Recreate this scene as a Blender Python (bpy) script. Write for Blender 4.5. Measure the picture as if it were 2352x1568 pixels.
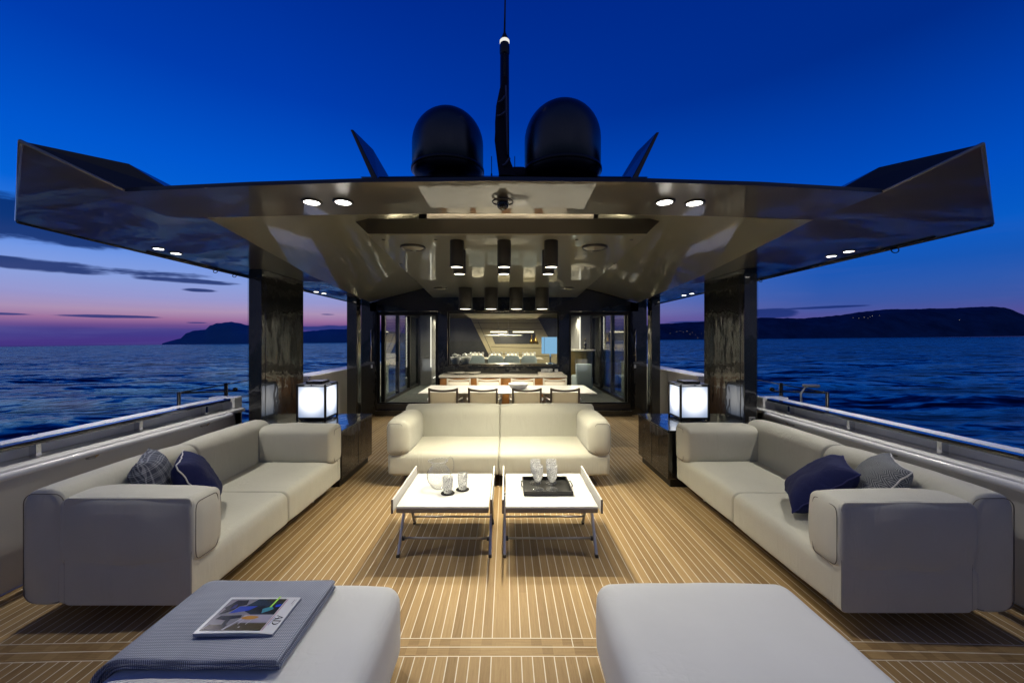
import bpy, math, random
from mathutils import Vector, Matrix, noise
random.seed(7)
R = math.radians
SC = bpy.context.scene
COL = SC.collection
for o in list(bpy.data.objects): bpy.data.objects.remove(o)

# ------------------------------------------------------------------ camera
EYE = 1.57
cam_d = bpy.data.cameras.new('camera'); cam = bpy.data.objects.new('camera', cam_d); COL.objects.link(cam)
cam.location = (0, 0, EYE); cam.rotation_euler = (R(90), 0, 0)
cam_d.sensor_width = 36; cam_d.lens = 14.0
cam_d.shift_x = 13/2352; cam_d.shift_y = -4/2352
cam_d.clip_start = .05; cam_d.clip_end = 12000
SC.camera = cam
SC.view_settings.view_transform = 'Standard'; SC.view_settings.look = 'None'
SC.view_settings.exposure = 0; SC.view_settings.gamma = 1
SC.cycles.max_bounces = 8; SC.cycles.diffuse_bounces = 3; SC.cycles.glossy_bounces = 4
SC.cycles.transparent_max_bounces = 28; SC.cycles.sample_clamp_indirect = 4
SC.cycles.caustics_reflective = False; SC.cycles.caustics_refractive = False
SC.cycles.use_denoising = True

def lin(c):
    return tuple((v/255/12.92 if v/255 <= .04045 else ((v/255+.055)/1.055)**2.4) for v in c)

class NT:
    """tiny node-graph helper"""
    def __init__(s, tree): s.t = tree; s.n = tree.nodes; s.l = tree.links
    def new(s, typ, **kw):
        n = s.n.new(typ)
        for k, v in kw.items(): setattr(n, k, v)
        return n
    def put(s, sock, v):
        if hasattr(v, 'is_output'): s.l.new(v, sock)
        else: sock.default_value = v
    def m(s, op, a, b=None, c=None, clamp=False):
        n = s.new('ShaderNodeMath', operation=op); n.use_clamp = clamp
        s.put(n.inputs[0], a)
        if b is not None: s.put(n.inputs[1], b)
        if c is not None: s.put(n.inputs[2], c)
        return n.outputs[0]
    def mr(s, v, a, b, c=0.0, d=1.0, smooth=False):
        n = s.new('ShaderNodeMapRange'); n.clamp = True
        if smooth: n.interpolation_type = 'SMOOTHSTEP'
        s.put(n.inputs[0], v); n.inputs[1].default_value = a; n.inputs[2].default_value = b
        n.inputs[3].default_value = c; n.inputs[4].default_value = d
        return n.outputs[0]
    def mix(s, f, a, b):
        n = s.new('ShaderNodeMix', data_type='RGBA'); s.put(n.inputs[0], f)
        for i, v in ((6, a), (7, b)):
            if hasattr(v, 'is_output'): s.l.new(v, n.inputs[i])
            else: n.inputs[i].default_value = (*v[:3], 1)
        return n.outputs[2]
    def ramp(s, f, stops, interp='LINEAR'):
        n = s.new('ShaderNodeValToRGB'); n.color_ramp.interpolation = interp
        e = n.color_ramp.elements
        while len(e) < len(stops): e.new(.5)
        for el, (p, c) in zip(e, stops): el.position = p; el.color = (*c, 1)
        s.put(n.inputs[0], f); return n.outputs[0]
    def noise(s, vec, scale, detail=3, rough=.5, dist=0.):
        n = s.new('ShaderNodeTexNoise'); s.l.new(vec, n.inputs['Vector'])
        n.inputs['Scale'].default_value = scale; n.inputs['Detail'].default_value = detail
        n.inputs['Roughness'].default_value = rough; n.inputs['Distortion'].default_value = dist
        return n.outputs[0]
    def mapping(s, vec, scale=(1,1,1), loc=(0,0,0), rot=(0,0,0)):
        n = s.new('ShaderNodeMapping'); s.l.new(vec, n.inputs[0])
        n.inputs['Scale'].default_value = scale; n.inputs['Location'].default_value = loc
        n.inputs['Rotation'].default_value = rot; return n.outputs[0]
    def sep(s, vec):
        n = s.new('ShaderNodeSeparateXYZ'); s.l.new(vec, n.inputs[0]); return n.outputs
    def comb(s, x, y, z):
        n = s.new('ShaderNodeCombineXYZ')
        for i, v in enumerate((x, y, z)): s.put(n.inputs[i], v)
        return n.outputs[0]

# ------------------------------------------------------------------ world: dusk sky
world = bpy.data.worlds.new('World'); SC.world = world; world.use_nodes = True
W = NT(world.node_tree); W.n.clear()
wo = W.new('ShaderNodeOutputWorld'); bg = W.new('ShaderNodeBackground')
W.l.new(bg.outputs[0], wo.inputs[0])
dirv = W.new('ShaderNodeTexCoord').outputs['Generated']
dx, dy, dz = W.sep(dirv)
el0 = W.m('SUBTRACT', dz, W.m('MULTIPLY', dx, .0102))       # the boat heels a touch against the horizon
elp = W.m('MAXIMUM', el0, 0.0)
t = W.m('MULTIPLY', W.m('SQRT', elp), 1.0)                   # sqrt spreads the low sky
def st(z, c): return (math.sqrt(z), lin(c))
left = W.ramp(t, [st(0,(66,52,128)), st(.016,(72,54,132)), st(.034,(108,78,142)), st(.046,(158,112,156)),
                  st(.062,(174,146,180)), st(.086,(152,152,206)), st(.12,(138,160,222)), st(.155,(116,152,228)),
                  st(.20,(52,122,220)), st(.26,(4,98,214)), st(.34,(0,86,206)), st(.48,(0,60,174)), st(.66,(0,42,144)), st(1,(0,22,82))])
right = W.ramp(t, [st(0,(80,70,130)), st(.035,(84,80,150)), st(.06,(62,86,162)), st(.09,(46,88,172)),
                   st(.13,(24,86,180)), st(.18,(6,90,196)), st(.27,(0,78,192)), st(.36,(0,64,172)), st(.48,(0,44,138)),
                   st(.66,(0,38,130)), st(1,(0,20,78))])
fx = W.mr(dx, -.42, .62, 0, 1)
sky = W.mix(fx, left, right)
az = W.m('ARCTAN2', dx, dy)
cv = W.comb(az, W.m('MULTIPLY', el0, 4.5), 0.0)
n1 = W.noise(cv, 3.2, 5, .55, .3); n2 = W.noise(cv, 11, 4, .6, .4)
nn = W.m('ADD', W.m('MULTIPLY', W.m('SUBTRACT', n1, .5), 2.6), W.m('MULTIPLY', W.m('SUBTRACT', n2, .5), 1.6))
clouds = [(-.86,.197,.26,.036), (-.84,.128,.20,.011), (-.70,.1205,.10,.0065), (-.655,.104,.035,.0042), (-.775,.0485,.065,.0028), (-.66,.040,.02,.0014),
          (-.93,.0483,.05,.002), (-.40,.030,.13,.008), (.40,.022,.16,.010), (.585,.050,.05,.0105), (.67,.057,.07,.0025), (.425,.036,.05,.0025), (-.42,.062,.02,.002)]
mask = None
for (u, v, a, b) in clouds:
    e = W.m('ADD', W.m('POWER', W.m('DIVIDE', W.m('SUBTRACT', az, u), a), 2.0), W.m('POWER', W.m('DIVIDE', W.m('SUBTRACT', el0, v), b), 2.0))
    e = W.m('ADD', e, W.m('MULTIPLY', nn, 1.15))
    k = W.mr(e, .55, 1.15, 1, 0, True)
    mask = k if mask is None else W.m('MAXIMUM', mask, k)
# low bank on the sunset side
bank = W.m('MULTIPLY', W.mr(W.m('ADD', el0, W.m('MULTIPLY', nn, .004)), .026, .034, 1, 0, True), W.mr(el0, .004, .022, 0, 1, True))
bank = W.m('MULTIPLY', bank, W.mr(dx, -.3, -.55, .3, .62))
ccol = W.mix(W.mr(el0, .02, .1, 0, 1), lin((34,54,125)), lin((3,36,100)))
sky = W.mix(W.m('MULTIPLY', mask, .9), sky, ccol)
sky = W.mix(bank, sky, lin((58,62,138)))
wisp = W.mr(W.noise(W.comb(az, W.m('MULTIPLY', el0, 9.0), 2.0), 2.6, 5, .6, .8), .45, .75, 0, .22)
sky = W.mix(W.m('MULTIPLY', wisp, W.mr(el0, .02, .2, 1, 0)), sky, lin((120,120,185)))
# sky astern, out of view, made greyer to light the sofa ends neutrally
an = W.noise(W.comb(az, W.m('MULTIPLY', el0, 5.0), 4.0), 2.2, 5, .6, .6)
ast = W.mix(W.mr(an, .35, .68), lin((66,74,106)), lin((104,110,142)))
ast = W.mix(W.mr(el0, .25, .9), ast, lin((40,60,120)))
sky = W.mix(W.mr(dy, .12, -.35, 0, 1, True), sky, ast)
below = W.mix(W.mr(dy, .12, -.35, 0, 1, True), lin((4,20,70)), lin((30,34,60)))
sky = W.mix(W.mr(el0, -.01, 0, 1, 0), sky, below)
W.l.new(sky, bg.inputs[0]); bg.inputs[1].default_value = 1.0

# ------------------------------------------------------------------ mesh building
class MB:
    def __init__(s): s.v = []; s.f = []; s.sm = []
    def add(s, vs, fs, smooth=False):
        b = len(s.v); s.v += [tuple(v) for v in vs]
        s.f += [tuple(b+i for i in f) for f in fs]; s.sm += [smooth]*len(fs); return s
    def box(s, x0, x1, y0, y1, z0, z1):
        return s.add([(x0,y0,z0),(x1,y0,z0),(x1,y1,z0),(x0,y1,z0),(x0,y0,z1),(x1,y0,z1),(x1,y1,z1),(x0,y1,z1)],
                     [(3,2,1,0),(4,5,6,7),(0,1,5,4),(1,2,6,5),(2,3,7,6),(3,0,4,7)])
    def hull8(s, p):   # 8 points ordered like a box
        return s.add(p, [(3,2,1,0),(4,5,6,7),(0,1,5,4),(1,2,6,5),(2,3,7,6),(3,0,4,7)])
    def poly(s, pts, thick=None):   # polygon, optionally extruded along vector
        n = len(pts)
        if thick is None: return s.add(pts, [tuple(range(n))])
        q = [tuple(Vector(p)+Vector(thick)) for p in pts]
        return s.add(list(pts)+q, [tuple(range(n))[::-1], tuple(range(n,2*n))]+[(i,(i+1)%n,n+(i+1)%n,n+i) for i in range(n)])
    def tube(s, path, r, n=10, closed=False):
        path = [Vector(p) for p in path]; rr = r if isinstance(r, (list, tuple)) else [r]*len(path)
        vs = []; m = len(path); up = Vector((0,0,1)); prev = None
        for i, p in enumerate(path):
            a = path[i-1] if (i > 0 or closed) else p; b = path[(i+1) % m] if (i < m-1 or closed) else p
            t = (b-a).normalized() if (b-a).length > 1e-9 else Vector((0,0,1))
            if prev is None:
                prev = t.cross(up) if abs(t.z) < .95 else t.cross(Vector((1,0,0)))
            x = (prev - t*prev.dot(t)).normalized(); prev = x; y = t.cross(x)
            for k in range(n):
                a2 = 2*math.pi*k/n; vs.append(p + x*math.cos(a2)*rr[i] + y*math.sin(a2)*rr[i])
        fs = []
        for i in range(m if closed else m-1):
            j = (i+1) % m
            for k in range(n): fs.append((i*n+k, i*n+(k+1)%n, j*n+(k+1)%n, j*n+k))
        s.add(vs, fs, True)
        if not closed:
            b = len(s.v)-len(vs); s.f += [tuple(b+k for k in range(n))[::-1], tuple(b+(m-1)*n+k for k in range(n))]; s.sm += [False]*2
        return s
    def lathe(s, prof, c=(0,0,0), n=32, smooth=True):
        vs = []; fs = []
        for (r, z) in prof:
            for k in range(n):
                a = 2*math.pi*k/n; vs.append((c[0]+r*math.cos(a), c[1]+r*math.sin(a), c[2]+z))
        for i in range(len(prof)-1):
            for k in range(n): fs.append((i*n+k, i*n+(k+1)%n, (i+1)*n+(k+1)%n, (i+1)*n+k))
        return s.add(vs, fs, smooth)
    def soft(s, x0, x1, y0, y1, z0, z1, r=.05, bulge=.0, mid=8, seg=5, wob=0., seed=0., rx0=None, rx1=None, ry0=None, ry1=None, rz0=None, rz1=None):
        lo = Vector((x0,y0,z0)); hi = Vector((x1,y1,z1))
        ra = [[rx0 or r, rx1 or r],[ry0 or r, ry1 or r],[rz0 or r, rz1 or r]]
        def cs(a):
            l, h, (r0, r1) = lo[a], hi[a], ra[a]
            c = [l + r0*(1-math.cos(math.pi/2*i/seg)) for i in range(seg)]
            c += [l+r0+(h-l-r0-r1)*i/mid for i in range(mid+1)]
            c += [h - r1*(1-math.cos(math.pi/2*(seg-1-i)/seg)) for i in range(seg)]
            return c
        C = [cs(a) for a in range(3)]
        idx = {}; vs = []; fs = []
        def vert(i, j, k):
            key = (i, j, k)
            if key in idx: return idx[key]
            p = Vector((C[0][i], C[1][j], C[2][k])); q = Vector(); d = Vector()
            for a in range(3):
                r0, r1 = ra[a]; q[a] = min(max(p[a], lo[a]+r0), hi[a]-r1)
                d[a] = (p[a]-q[a])/(r0 if p[a] < q[a] else r1)
            L = d.length; nrm = d/L if L > 1e-9 else d
            out = Vector()
            for a in range(3): out[a] = q[a] + nrm[a]*(ra[a][0] if nrm[a] < 0 else ra[a][1])
            if bulge or wob:
                b = 1.0
                for a in range(3):
                    u = (out[a]-lo[a])/(hi[a]-lo[a])*2-1
                    b *= 1-.999*(abs(u)**3)*(1-abs(nrm[a]))
                w = wob*noise.noise(out*5+Vector((seed, seed*2, 0)))
                out += nrm*(bulge*max(b,0)+w)
            idx[key] = len(vs); vs.append(out); return idx[key]
        nx, ny, nz = (len(c)-1 for c in C)
        for i in range(nx):
            for j in range(ny):
                fs.append((vert(i,j,0),vert(i,j+1,0),vert(i+1,j+1,0),vert(i+1,j,0)))
                fs.append((vert(i,j,nz),vert(i+1,j,nz),vert(i+1,j+1,nz),vert(i,j+1,nz)))
        for i in range(nx):
            for k in range(nz):
                fs.append((vert(i,0,k),vert(i+1,0,k),vert(i+1,0,k+1),vert(i,0,k+1)))
                fs.append((vert(i,ny,k),vert(i,ny,k+1),vert(i+1,ny,k+1),vert(i+1,ny,k)))
        for j in range(ny):
            for k in range(nz):
                fs.append((vert(0,j,k),vert(0,j,k+1),vert(0,j+1,k+1),vert(0,j+1,k)))
                fs.append((vert(nx,j,k),vert(nx,j+1,k),vert(nx,j+1,k+1),vert(nx,j,k+1)))
        return s.add(vs, fs, True)
    def xf(s, M):
        s.v = [tuple(M @ Vector(v)) for v in s.v]; return s

def tagset(o, label=None, cat=None, group=None, kind=None):
    if label: o['label'] = label
    if cat: o['category'] = cat
    if group: o['group'] = group
    if kind: o['kind'] = kind
    return o
def thing(name, label, cat, loc=(0,0,0), rz=0, group=None):
    o = bpy.data.objects.new(name, None); COL.objects.link(o); o.empty_display_size = .1
    o.location = loc; o.rotation_euler = (0,0,rz); return tagset(o, label, cat, group)
def obj(name, mb, mat, parent=None, bevel=0, world=False, subsurf=0, label=None):
    """one mesh object; world=True means the vertices are in world space and the parent is unrotated"""
    me = bpy.data.meshes.new(name)
    vs = mb.v
    if world and parent is not None:
        off = Vector((0,0,0)); q = parent
        while q is not None: off += q.location; q = q.parent
        vs = [tuple(Vector(v)-off) for v in vs]
    me.from_pydata(vs, [], mb.f); me.polygons.foreach_set('use_smooth', mb.sm); me.update()
    me.materials.append(mat)
    o = bpy.data.objects.new(name, me); COL.objects.link(o)
    if parent is not None: o.parent = parent
    if bevel:
        b = o.modifiers.new('bevel', 'BEVEL'); b.width = bevel; b.segments = 2; b.limit_method = 'ANGLE'; b.angle_limit = R(40)
    if label: o['label'] = label
    return o
def copy_tree(root, loc, rz=None, label=None, group=None):
    r = root.copy(); COL.objects.link(r); r.location = loc
    if rz is not None: r.rotation_euler = (0,0,rz)
    if label: r['label'] = label
    if group: r['group'] = group
    for ch in list(root.children):
        c = ch.copy(); COL.objects.link(c); c.parent = r
        for g in list(ch.children):
            d = g.copy(); COL.objects.link(d); d.parent = c
    return r

# ------------------------------------------------------------------ materials
def mat(name, col, rough=.5, metal=0., spec=.5, coat=0., coat_r=.03, coat_ior=1.5, bump=None, emis=None, es=0., sheen=0., var=None):
    m = bpy.data.materials.new(name); m.use_nodes = True; N = NT(m.node_tree)
    p = N.n['Principled BSDF']
    p.inputs['Base Color'].default_value = (*col, 1); p.inputs['Roughness'].default_value = rough
    p.inputs['Metallic'].default_value = metal; p.inputs['Specular IOR Level'].default_value = spec
    p.inputs['Coat Weight'].default_value = coat; p.inputs['Coat IOR'].default_value = coat_ior; p.inputs['Coat Roughness'].default_value = coat_r
    p.inputs['Sheen Weight'].default_value = sheen
    if emis: p.inputs['Emission Color'].default_value = (*emis, 1); p.inputs['Emission Strength'].default_value = es
    co = N.new('ShaderNodeTexCoord').outputs['Object']
    if var:   # (scale, amount)
        f = N.noise(co, var[0], 4, .6)
        N.l.new(N.mix(N.mr(f, .3, .7), tuple(c*(1-var[1]) for c in col), tuple(min(1,c*(1+var[1])) for c in col)), p.inputs['Base Color'])
    if bump:  # list of (scale, strength, distance, stretch)
        prev = None
        for (sc, stg, dist, strv) in bump:
            b = N.new('ShaderNodeBump'); b.inputs['Strength'].default_value = stg; b.inputs['Distance'].default_value = dist
            N.l.new(N.noise(N.mapping(co, strv), sc, 3, .55), b.inputs['Height'])
            if prev: N.l.new(prev, b.inputs['Normal'])
            prev = b.outputs[0]
        N.l.new(prev, p.inputs['Normal'])
        if coat: N.l.new(prev, p.inputs['Coat Normal'])
    return m
ONE = (1,1,1)
def weave_mat(name, c1, c2, scale, rough=.85, bumpd=.0006, wr=(6,.25,.02), trans=0, crease=1.0, sheen=.15):
    m = bpy.data.materials.new(name); m.use_nodes = True; N = NT(m.node_tree); p = N.n['Principled BSDF']
    co = N.new('ShaderNodeTexCoord').outputs['Object']
    x, y, z = N.sep(co)
    w = N.m('MULTIPLY', N.m('SINE', N.m('MULTIPLY', N.m('ADD', x, z), scale)), N.m('SINE', N.m('MULTIPLY', N.m('SUBTRACT', N.m('ADD', y, z), x), scale)))
    big = N.noise(co, 2.5, 4, .6)
    f = N.m('ADD', N.m('MULTIPLY', w, .25), N.mr(big, .3, .7, .2, .8))
    N.l.new(N.mix(f, c1, c2), p.inputs['Base Color']); p.inputs['Roughness'].default_value = rough
    p.inputs['Sheen Weight'].default_value = sheen; p.inputs['Specular IOR Level'].default_value = .25
    b0 = N.new('ShaderNodeBump'); b0.inputs['Strength'].default_value = wr[1]; b0.inputs['Distance'].default_value = wr[2]
    N.l.new(N.noise(N.mapping(co, (1,1,.45)), wr[0], 3, .5, .4), b0.inputs['Height'])
    b1 = N.new('ShaderNodeBump'); b1.inputs['Strength'].default_value = .5; b1.inputs['Distance'].default_value = .006*crease
    cr = N.noise(N.mapping(co, (1,1,.18), rot=(.3,.2,0)), 16, 2, .5, .8)
    N.l.new(N.m('MULTIPLY', N.m('ABSOLUTE', N.m('SUBTRACT', cr, .5)), N.mr(N.noise(co, 3.1, 2, .5), .48, .68)), b1.inputs['Height']); N.l.new(b0.outputs[0], b1.inputs['Normal'])
    b = N.new('ShaderNodeBump'); b.inputs['Strength'].default_value = .5; b.inputs['Distance'].default_value = bumpd
    N.l.new(w, b.inputs['Height']); N.l.new(b1.outputs[0], b.inputs['Normal']); N.l.new(b.outputs[0], p.inputs['Normal'])
    if trans:
        tl_ = N.new('ShaderNodeBsdfTranslucent'); tl_.inputs[0].default_value = (*c2, 1); mx = N.new('ShaderNodeMixShader'); mx.inputs[0].default_value = trans; tp_ = N.new('ShaderNodeBsdfTransparent'); m4 = N.new('ShaderNodeMixShader'); m4.inputs[0].default_value = .28
        N.l.new(p.outputs[0], mx.inputs[1]); N.l.new(tl_.outputs[0], mx.inputs[2]); N.l.new(mx.outputs[0], m4.inputs[1]); N.l.new(tp_.outputs[0], m4.inputs[2]); N.l.new(m4.outputs[0], N.n['Material Output'].inputs[0])
    return m
M = {}
M['sofa'] = weave_mat('sofa_fabric', (.55,.538,.45), (.61,.598,.505), 1500, wr=(4.5,.6,.014), crease=3.5)
M['ottoman'] = weave_mat('ottoman_fabric', (.60,.61,.60), (.65,.66,.65), 1500, wr=(2.6,.6,.016), crease=2.2)
M['piping'] = mat('piping_fabric', (.16,.145,.12), .8)
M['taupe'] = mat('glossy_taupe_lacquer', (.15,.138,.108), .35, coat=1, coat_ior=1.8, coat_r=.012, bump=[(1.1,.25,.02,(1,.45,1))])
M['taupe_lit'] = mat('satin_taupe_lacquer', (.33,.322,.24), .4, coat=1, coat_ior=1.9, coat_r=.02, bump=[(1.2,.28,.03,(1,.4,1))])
M['panel'] = mat('glossy_ceiling_lacquer', (.36,.352,.27), .35, coat=1, coat_ior=1.9, coat_r=.01, bump=[(.9,.12,.01,(1,.5,1))])
M['fascia'] = mat('dark_taupe_lacquer', (.05,.046,.037), .4, coat=.5, coat_r=.05)
M['cove'] = mat('cove_paint', (.70,.64,.52), .6)
M['black'] = mat('black_gloss_lacquer', (.004,.004,.004), .25, coat=1, coat_ior=1.5, coat_r=.008, bump=[(3.0,.6,.02,(1,1,.5))])
M['blackflat'] = mat('black_satin_metal', (.006,.006,.007), .35, spec=.4)
M['carbon'] = mat('dark_roof_paint', (.01,.012,.02), .3, coat=.5, coat_r=.1)
M['dome'] = mat('black_dome_shell', (.003,.004,.008), .3, spec=.9, var=(8,.3))
M['white'] = mat('white_boat_paint', (.80,.80,.80), .4, coat=.3, coat_r=.15)
M['table'] = mat('white_lacquer_tabletop', (.70,.69,.66), .35, spec=.4)
M['alu'] = mat('brushed_aluminium', (.62,.60,.57), .32, metal=.9, bump=[(60,.1,.001,(1,1,8))])
M['steel'] = mat('polished_steel', (.70,.70,.70), .12, metal=1)
M['chrome_dark'] = mat('dark_anodised_metal', (.08,.075,.07), .35, metal=.8)
M['frame_taupe'] = mat('satin_taupe_metal', (.20,.175,.16), .35, metal=.5)
M['rail'] = mat('dark_varnished_cap', (.006,.006,.008), .15, coat=1, coat_r=.02)
M['greypaint'] = mat('grey_inner_bulwark', (.66,.65,.64), .4, coat=.4, coat_r=.1, var=(1.5,.05))
M['pendant'] = mat('dark_bronze_cylinder', (.05,.046,.038), .45, metal=.3, spec=.4)
M['navy'] = weave_mat('navy_velvet', (.006,.009,.055), (.011,.017,.09), 900, wr=(9,.6,.02), sheen=.02, crease=4)
M['whitepipe'] = mat('white_piping', (.66,.65,.62), .8)
M['navypipe'] = mat('navy_piping', (.012,.018,.11), .8)
M['teakwood'] = mat('orange_teak_veneer', (.36,.16,.045), .4, coat=.3, coat_r=.2, var=(14,.15))
M['stone'] = mat('pale_stone_top', (.62,.58,.50), .35, var=(20,.08))
M['meshback'] = weave_mat('beige_mesh_back', (.50,.44,.33), (.78,.70,.54), 1800, wr=(3,.05,.005), trans=.55)
M['chairwhite'] = weave_mat('cream_seat_mesh', (.68,.63,.53), (.75,.70,.60), 1800, wr=(3,.05,.005))
M['chairframe'] = mat('taupe_chair_frame', (.20,.165,.13), .4, metal=.3)
M['trayblk'] = mat('black_tray_leather', (.012,.012,.012), .45)
M['coaster'] = mat('black_coaster_felt', (.012,.011,.010), .9)
M['ceramic'] = mat('white_ceramic', (.88,.87,.84), .35)
M['brass'] = mat('brushed_brass', (.55,.38,.12), .3, metal=1)
M['skychair'] = mat('pale_blue_fabric', (.42,.50,.53), .8)
M['beigewall'] = mat('beige_leather_panel', (.36,.31,.19), .55, var=(3,.06))
M['darkwall'] = mat('dark_stone_wall', (.02,.019,.019), .35, coat=.3, coat_r=.1, var=(5,.3))
M['carpet'] = mat('grey_blue_carpet', (.10,.115,.115), .95, var=(8,.25))
M['pole'] = mat('black_mast_paint', (.004,.005,.008), .35)
M['grey'] = mat('mid_grey_paint', (.22,.22,.22), .5)
M['green'] = mat('green_highlighter_strip', (.28,.62,.03), .5)
M['pages'] = mat('magazine_pages', (.30,.33,.40), .7, bump=[(400,.3,.001,(.02,.02,1))])
M['flag'] = mat('dark_furled_flag', (.012,.008,.02), .9)
M['flagw'] = mat('white_flag_stripe', (.10,.11,.18), .9)
M['socket'] = mat('grey_socket_plate', (.35,.35,.34), .4, metal=.6)

def glass_mat(name, tint, refl=1.0, ior=1.5, white=0.):
    m = bpy.data.materials.new(name); m.use_nodes = True; N = NT(m.node_tree); N.n.clear()
    out = N.new('ShaderNodeOutputMaterial'); tr = N.new('ShaderNodeBsdfTransparent'); gl = N.new('ShaderNodeBsdfGlossy')
    lw = N.new('ShaderNodeLayerWeight'); lw.inputs[0].default_value = .5; mx = N.new('ShaderNodeMixShader')
    tr.inputs[0].default_value = (*tint, 1); gl.inputs['Roughness'].default_value = .01
    N.l.new(N.m('MULTIPLY', N.m('ADD', .045, N.m('MULTIPLY', N.m('POWER', lw.outputs['Facing'], 4.0), .9)), refl, clamp=True), mx.inputs[0])
    N.l.new(tr.outputs[0], mx.inputs[1]); N.l.new(gl.outputs[0], mx.inputs[2])
    last = mx.outputs[0]
    if white:
        df = N.new('ShaderNodeBsdfDiffuse'); df.inputs[0].default_value = (.9,.9,.9,1); m2 = N.new('ShaderNodeMixShader'); t2 = N.new('ShaderNodeBsdfTranslucent'); t2.inputs[0].default_value = (.95,.95,.95,1); m3 = N.new('ShaderNodeMixShader'); N.l.new(df.outputs[0], m3.inputs[1]); N.l.new(t2.outputs[0], m3.inputs[2])
        co = N.new('ShaderNodeTexCoord').outputs['Object']
        v = N.new('ShaderNodeTexVoronoi'); N.l.new(co, v.inputs['Vector']); v.inputs['Scale'].default_value = 190
        N.l.new(N.mr(v.outputs[0], .1, .6, white*1.7, white*.3), m2.inputs[0])
        N.l.new(last, m2.inputs[1]); N.l.new(m3.outputs[0], m2.inputs[2]); last = m2.outputs[0]
    N.l.new(last, out.inputs[0]); return m
M['window'] = glass_mat('window_glass', (.86,.90,.90), 1.0, 1.5)
M['glass'] = glass_mat('clear_glass', (.97,.98,.98), 1.6, 1.5, white=.10)
M['crystal'] = glass_mat('cut_crystal', (.96,.97,.97), 1.6, 1.5, white=.72)
M['domeglass'] = glass_mat('dark_dome_glass', (.15,.15,.16), 2, 1.5)

def emit(name, col, s):
    m = bpy.data.materials.new(name); m.use_nodes = True; N = NT(m.node_tree); N.n.clear()
    out = N.new('ShaderNodeOutputMaterial'); e = N.new('ShaderNodeEmission')
    e.inputs[0].default_value = (*col, 1); e.inputs[1].default_value = s; N.l.new(e.outputs[0], out.inputs[0]); return m
M['led'] = emit('led_white', (1,.95,.86), 9)
M['ledwarm'] = emit('led_warm', (1,.82,.55), 3.2)
M['bulb'] = emit('lamp_lens', (1,.9,.72), 6)
M['strip'] = emit('light_strip', (1,.88,.72), 2.2)
M['cove_led'] = emit('cove_led', (1,.86,.66), 20)
M['blueshade'] = emit('lit_blue_lampshade', lin((146,194,230)), 1.1)
M['navlight'] = emit('mast_light_ring', (1,.97,.9), .9)
M['townlight'] = emit('town_light', (1,.88,.7), .6)
def pane_mat():
    m = bpy.data.materials.new('lantern_pane'); m.use_nodes = True; N = NT(m.node_tree); N.n.clear()
    out = N.new('ShaderNodeOutputMaterial'); e = N.new('ShaderNodeEmission')
    co = N.new('ShaderNodeTexCoord').outputs['Object']
    d = N.new('ShaderNodeVectorMath', operation='DISTANCE'); N.l.new(co, d.inputs[0]); d.inputs[1].default_value = (0,0,.25)
    f = N.mr(d.outputs['Value'], .15, .30, 1, 0, True)
    N.l.new(N.mix(f, lin((158,176,206)), (1,1,1)), e.inputs[0])
    N.l.new(N.mr(f, 0, 1, .95, 1.7), e.inputs[1]); N.l.new(e.outputs[0], out.inputs[0]); return m
M['pane'] = pane_mat()

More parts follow.
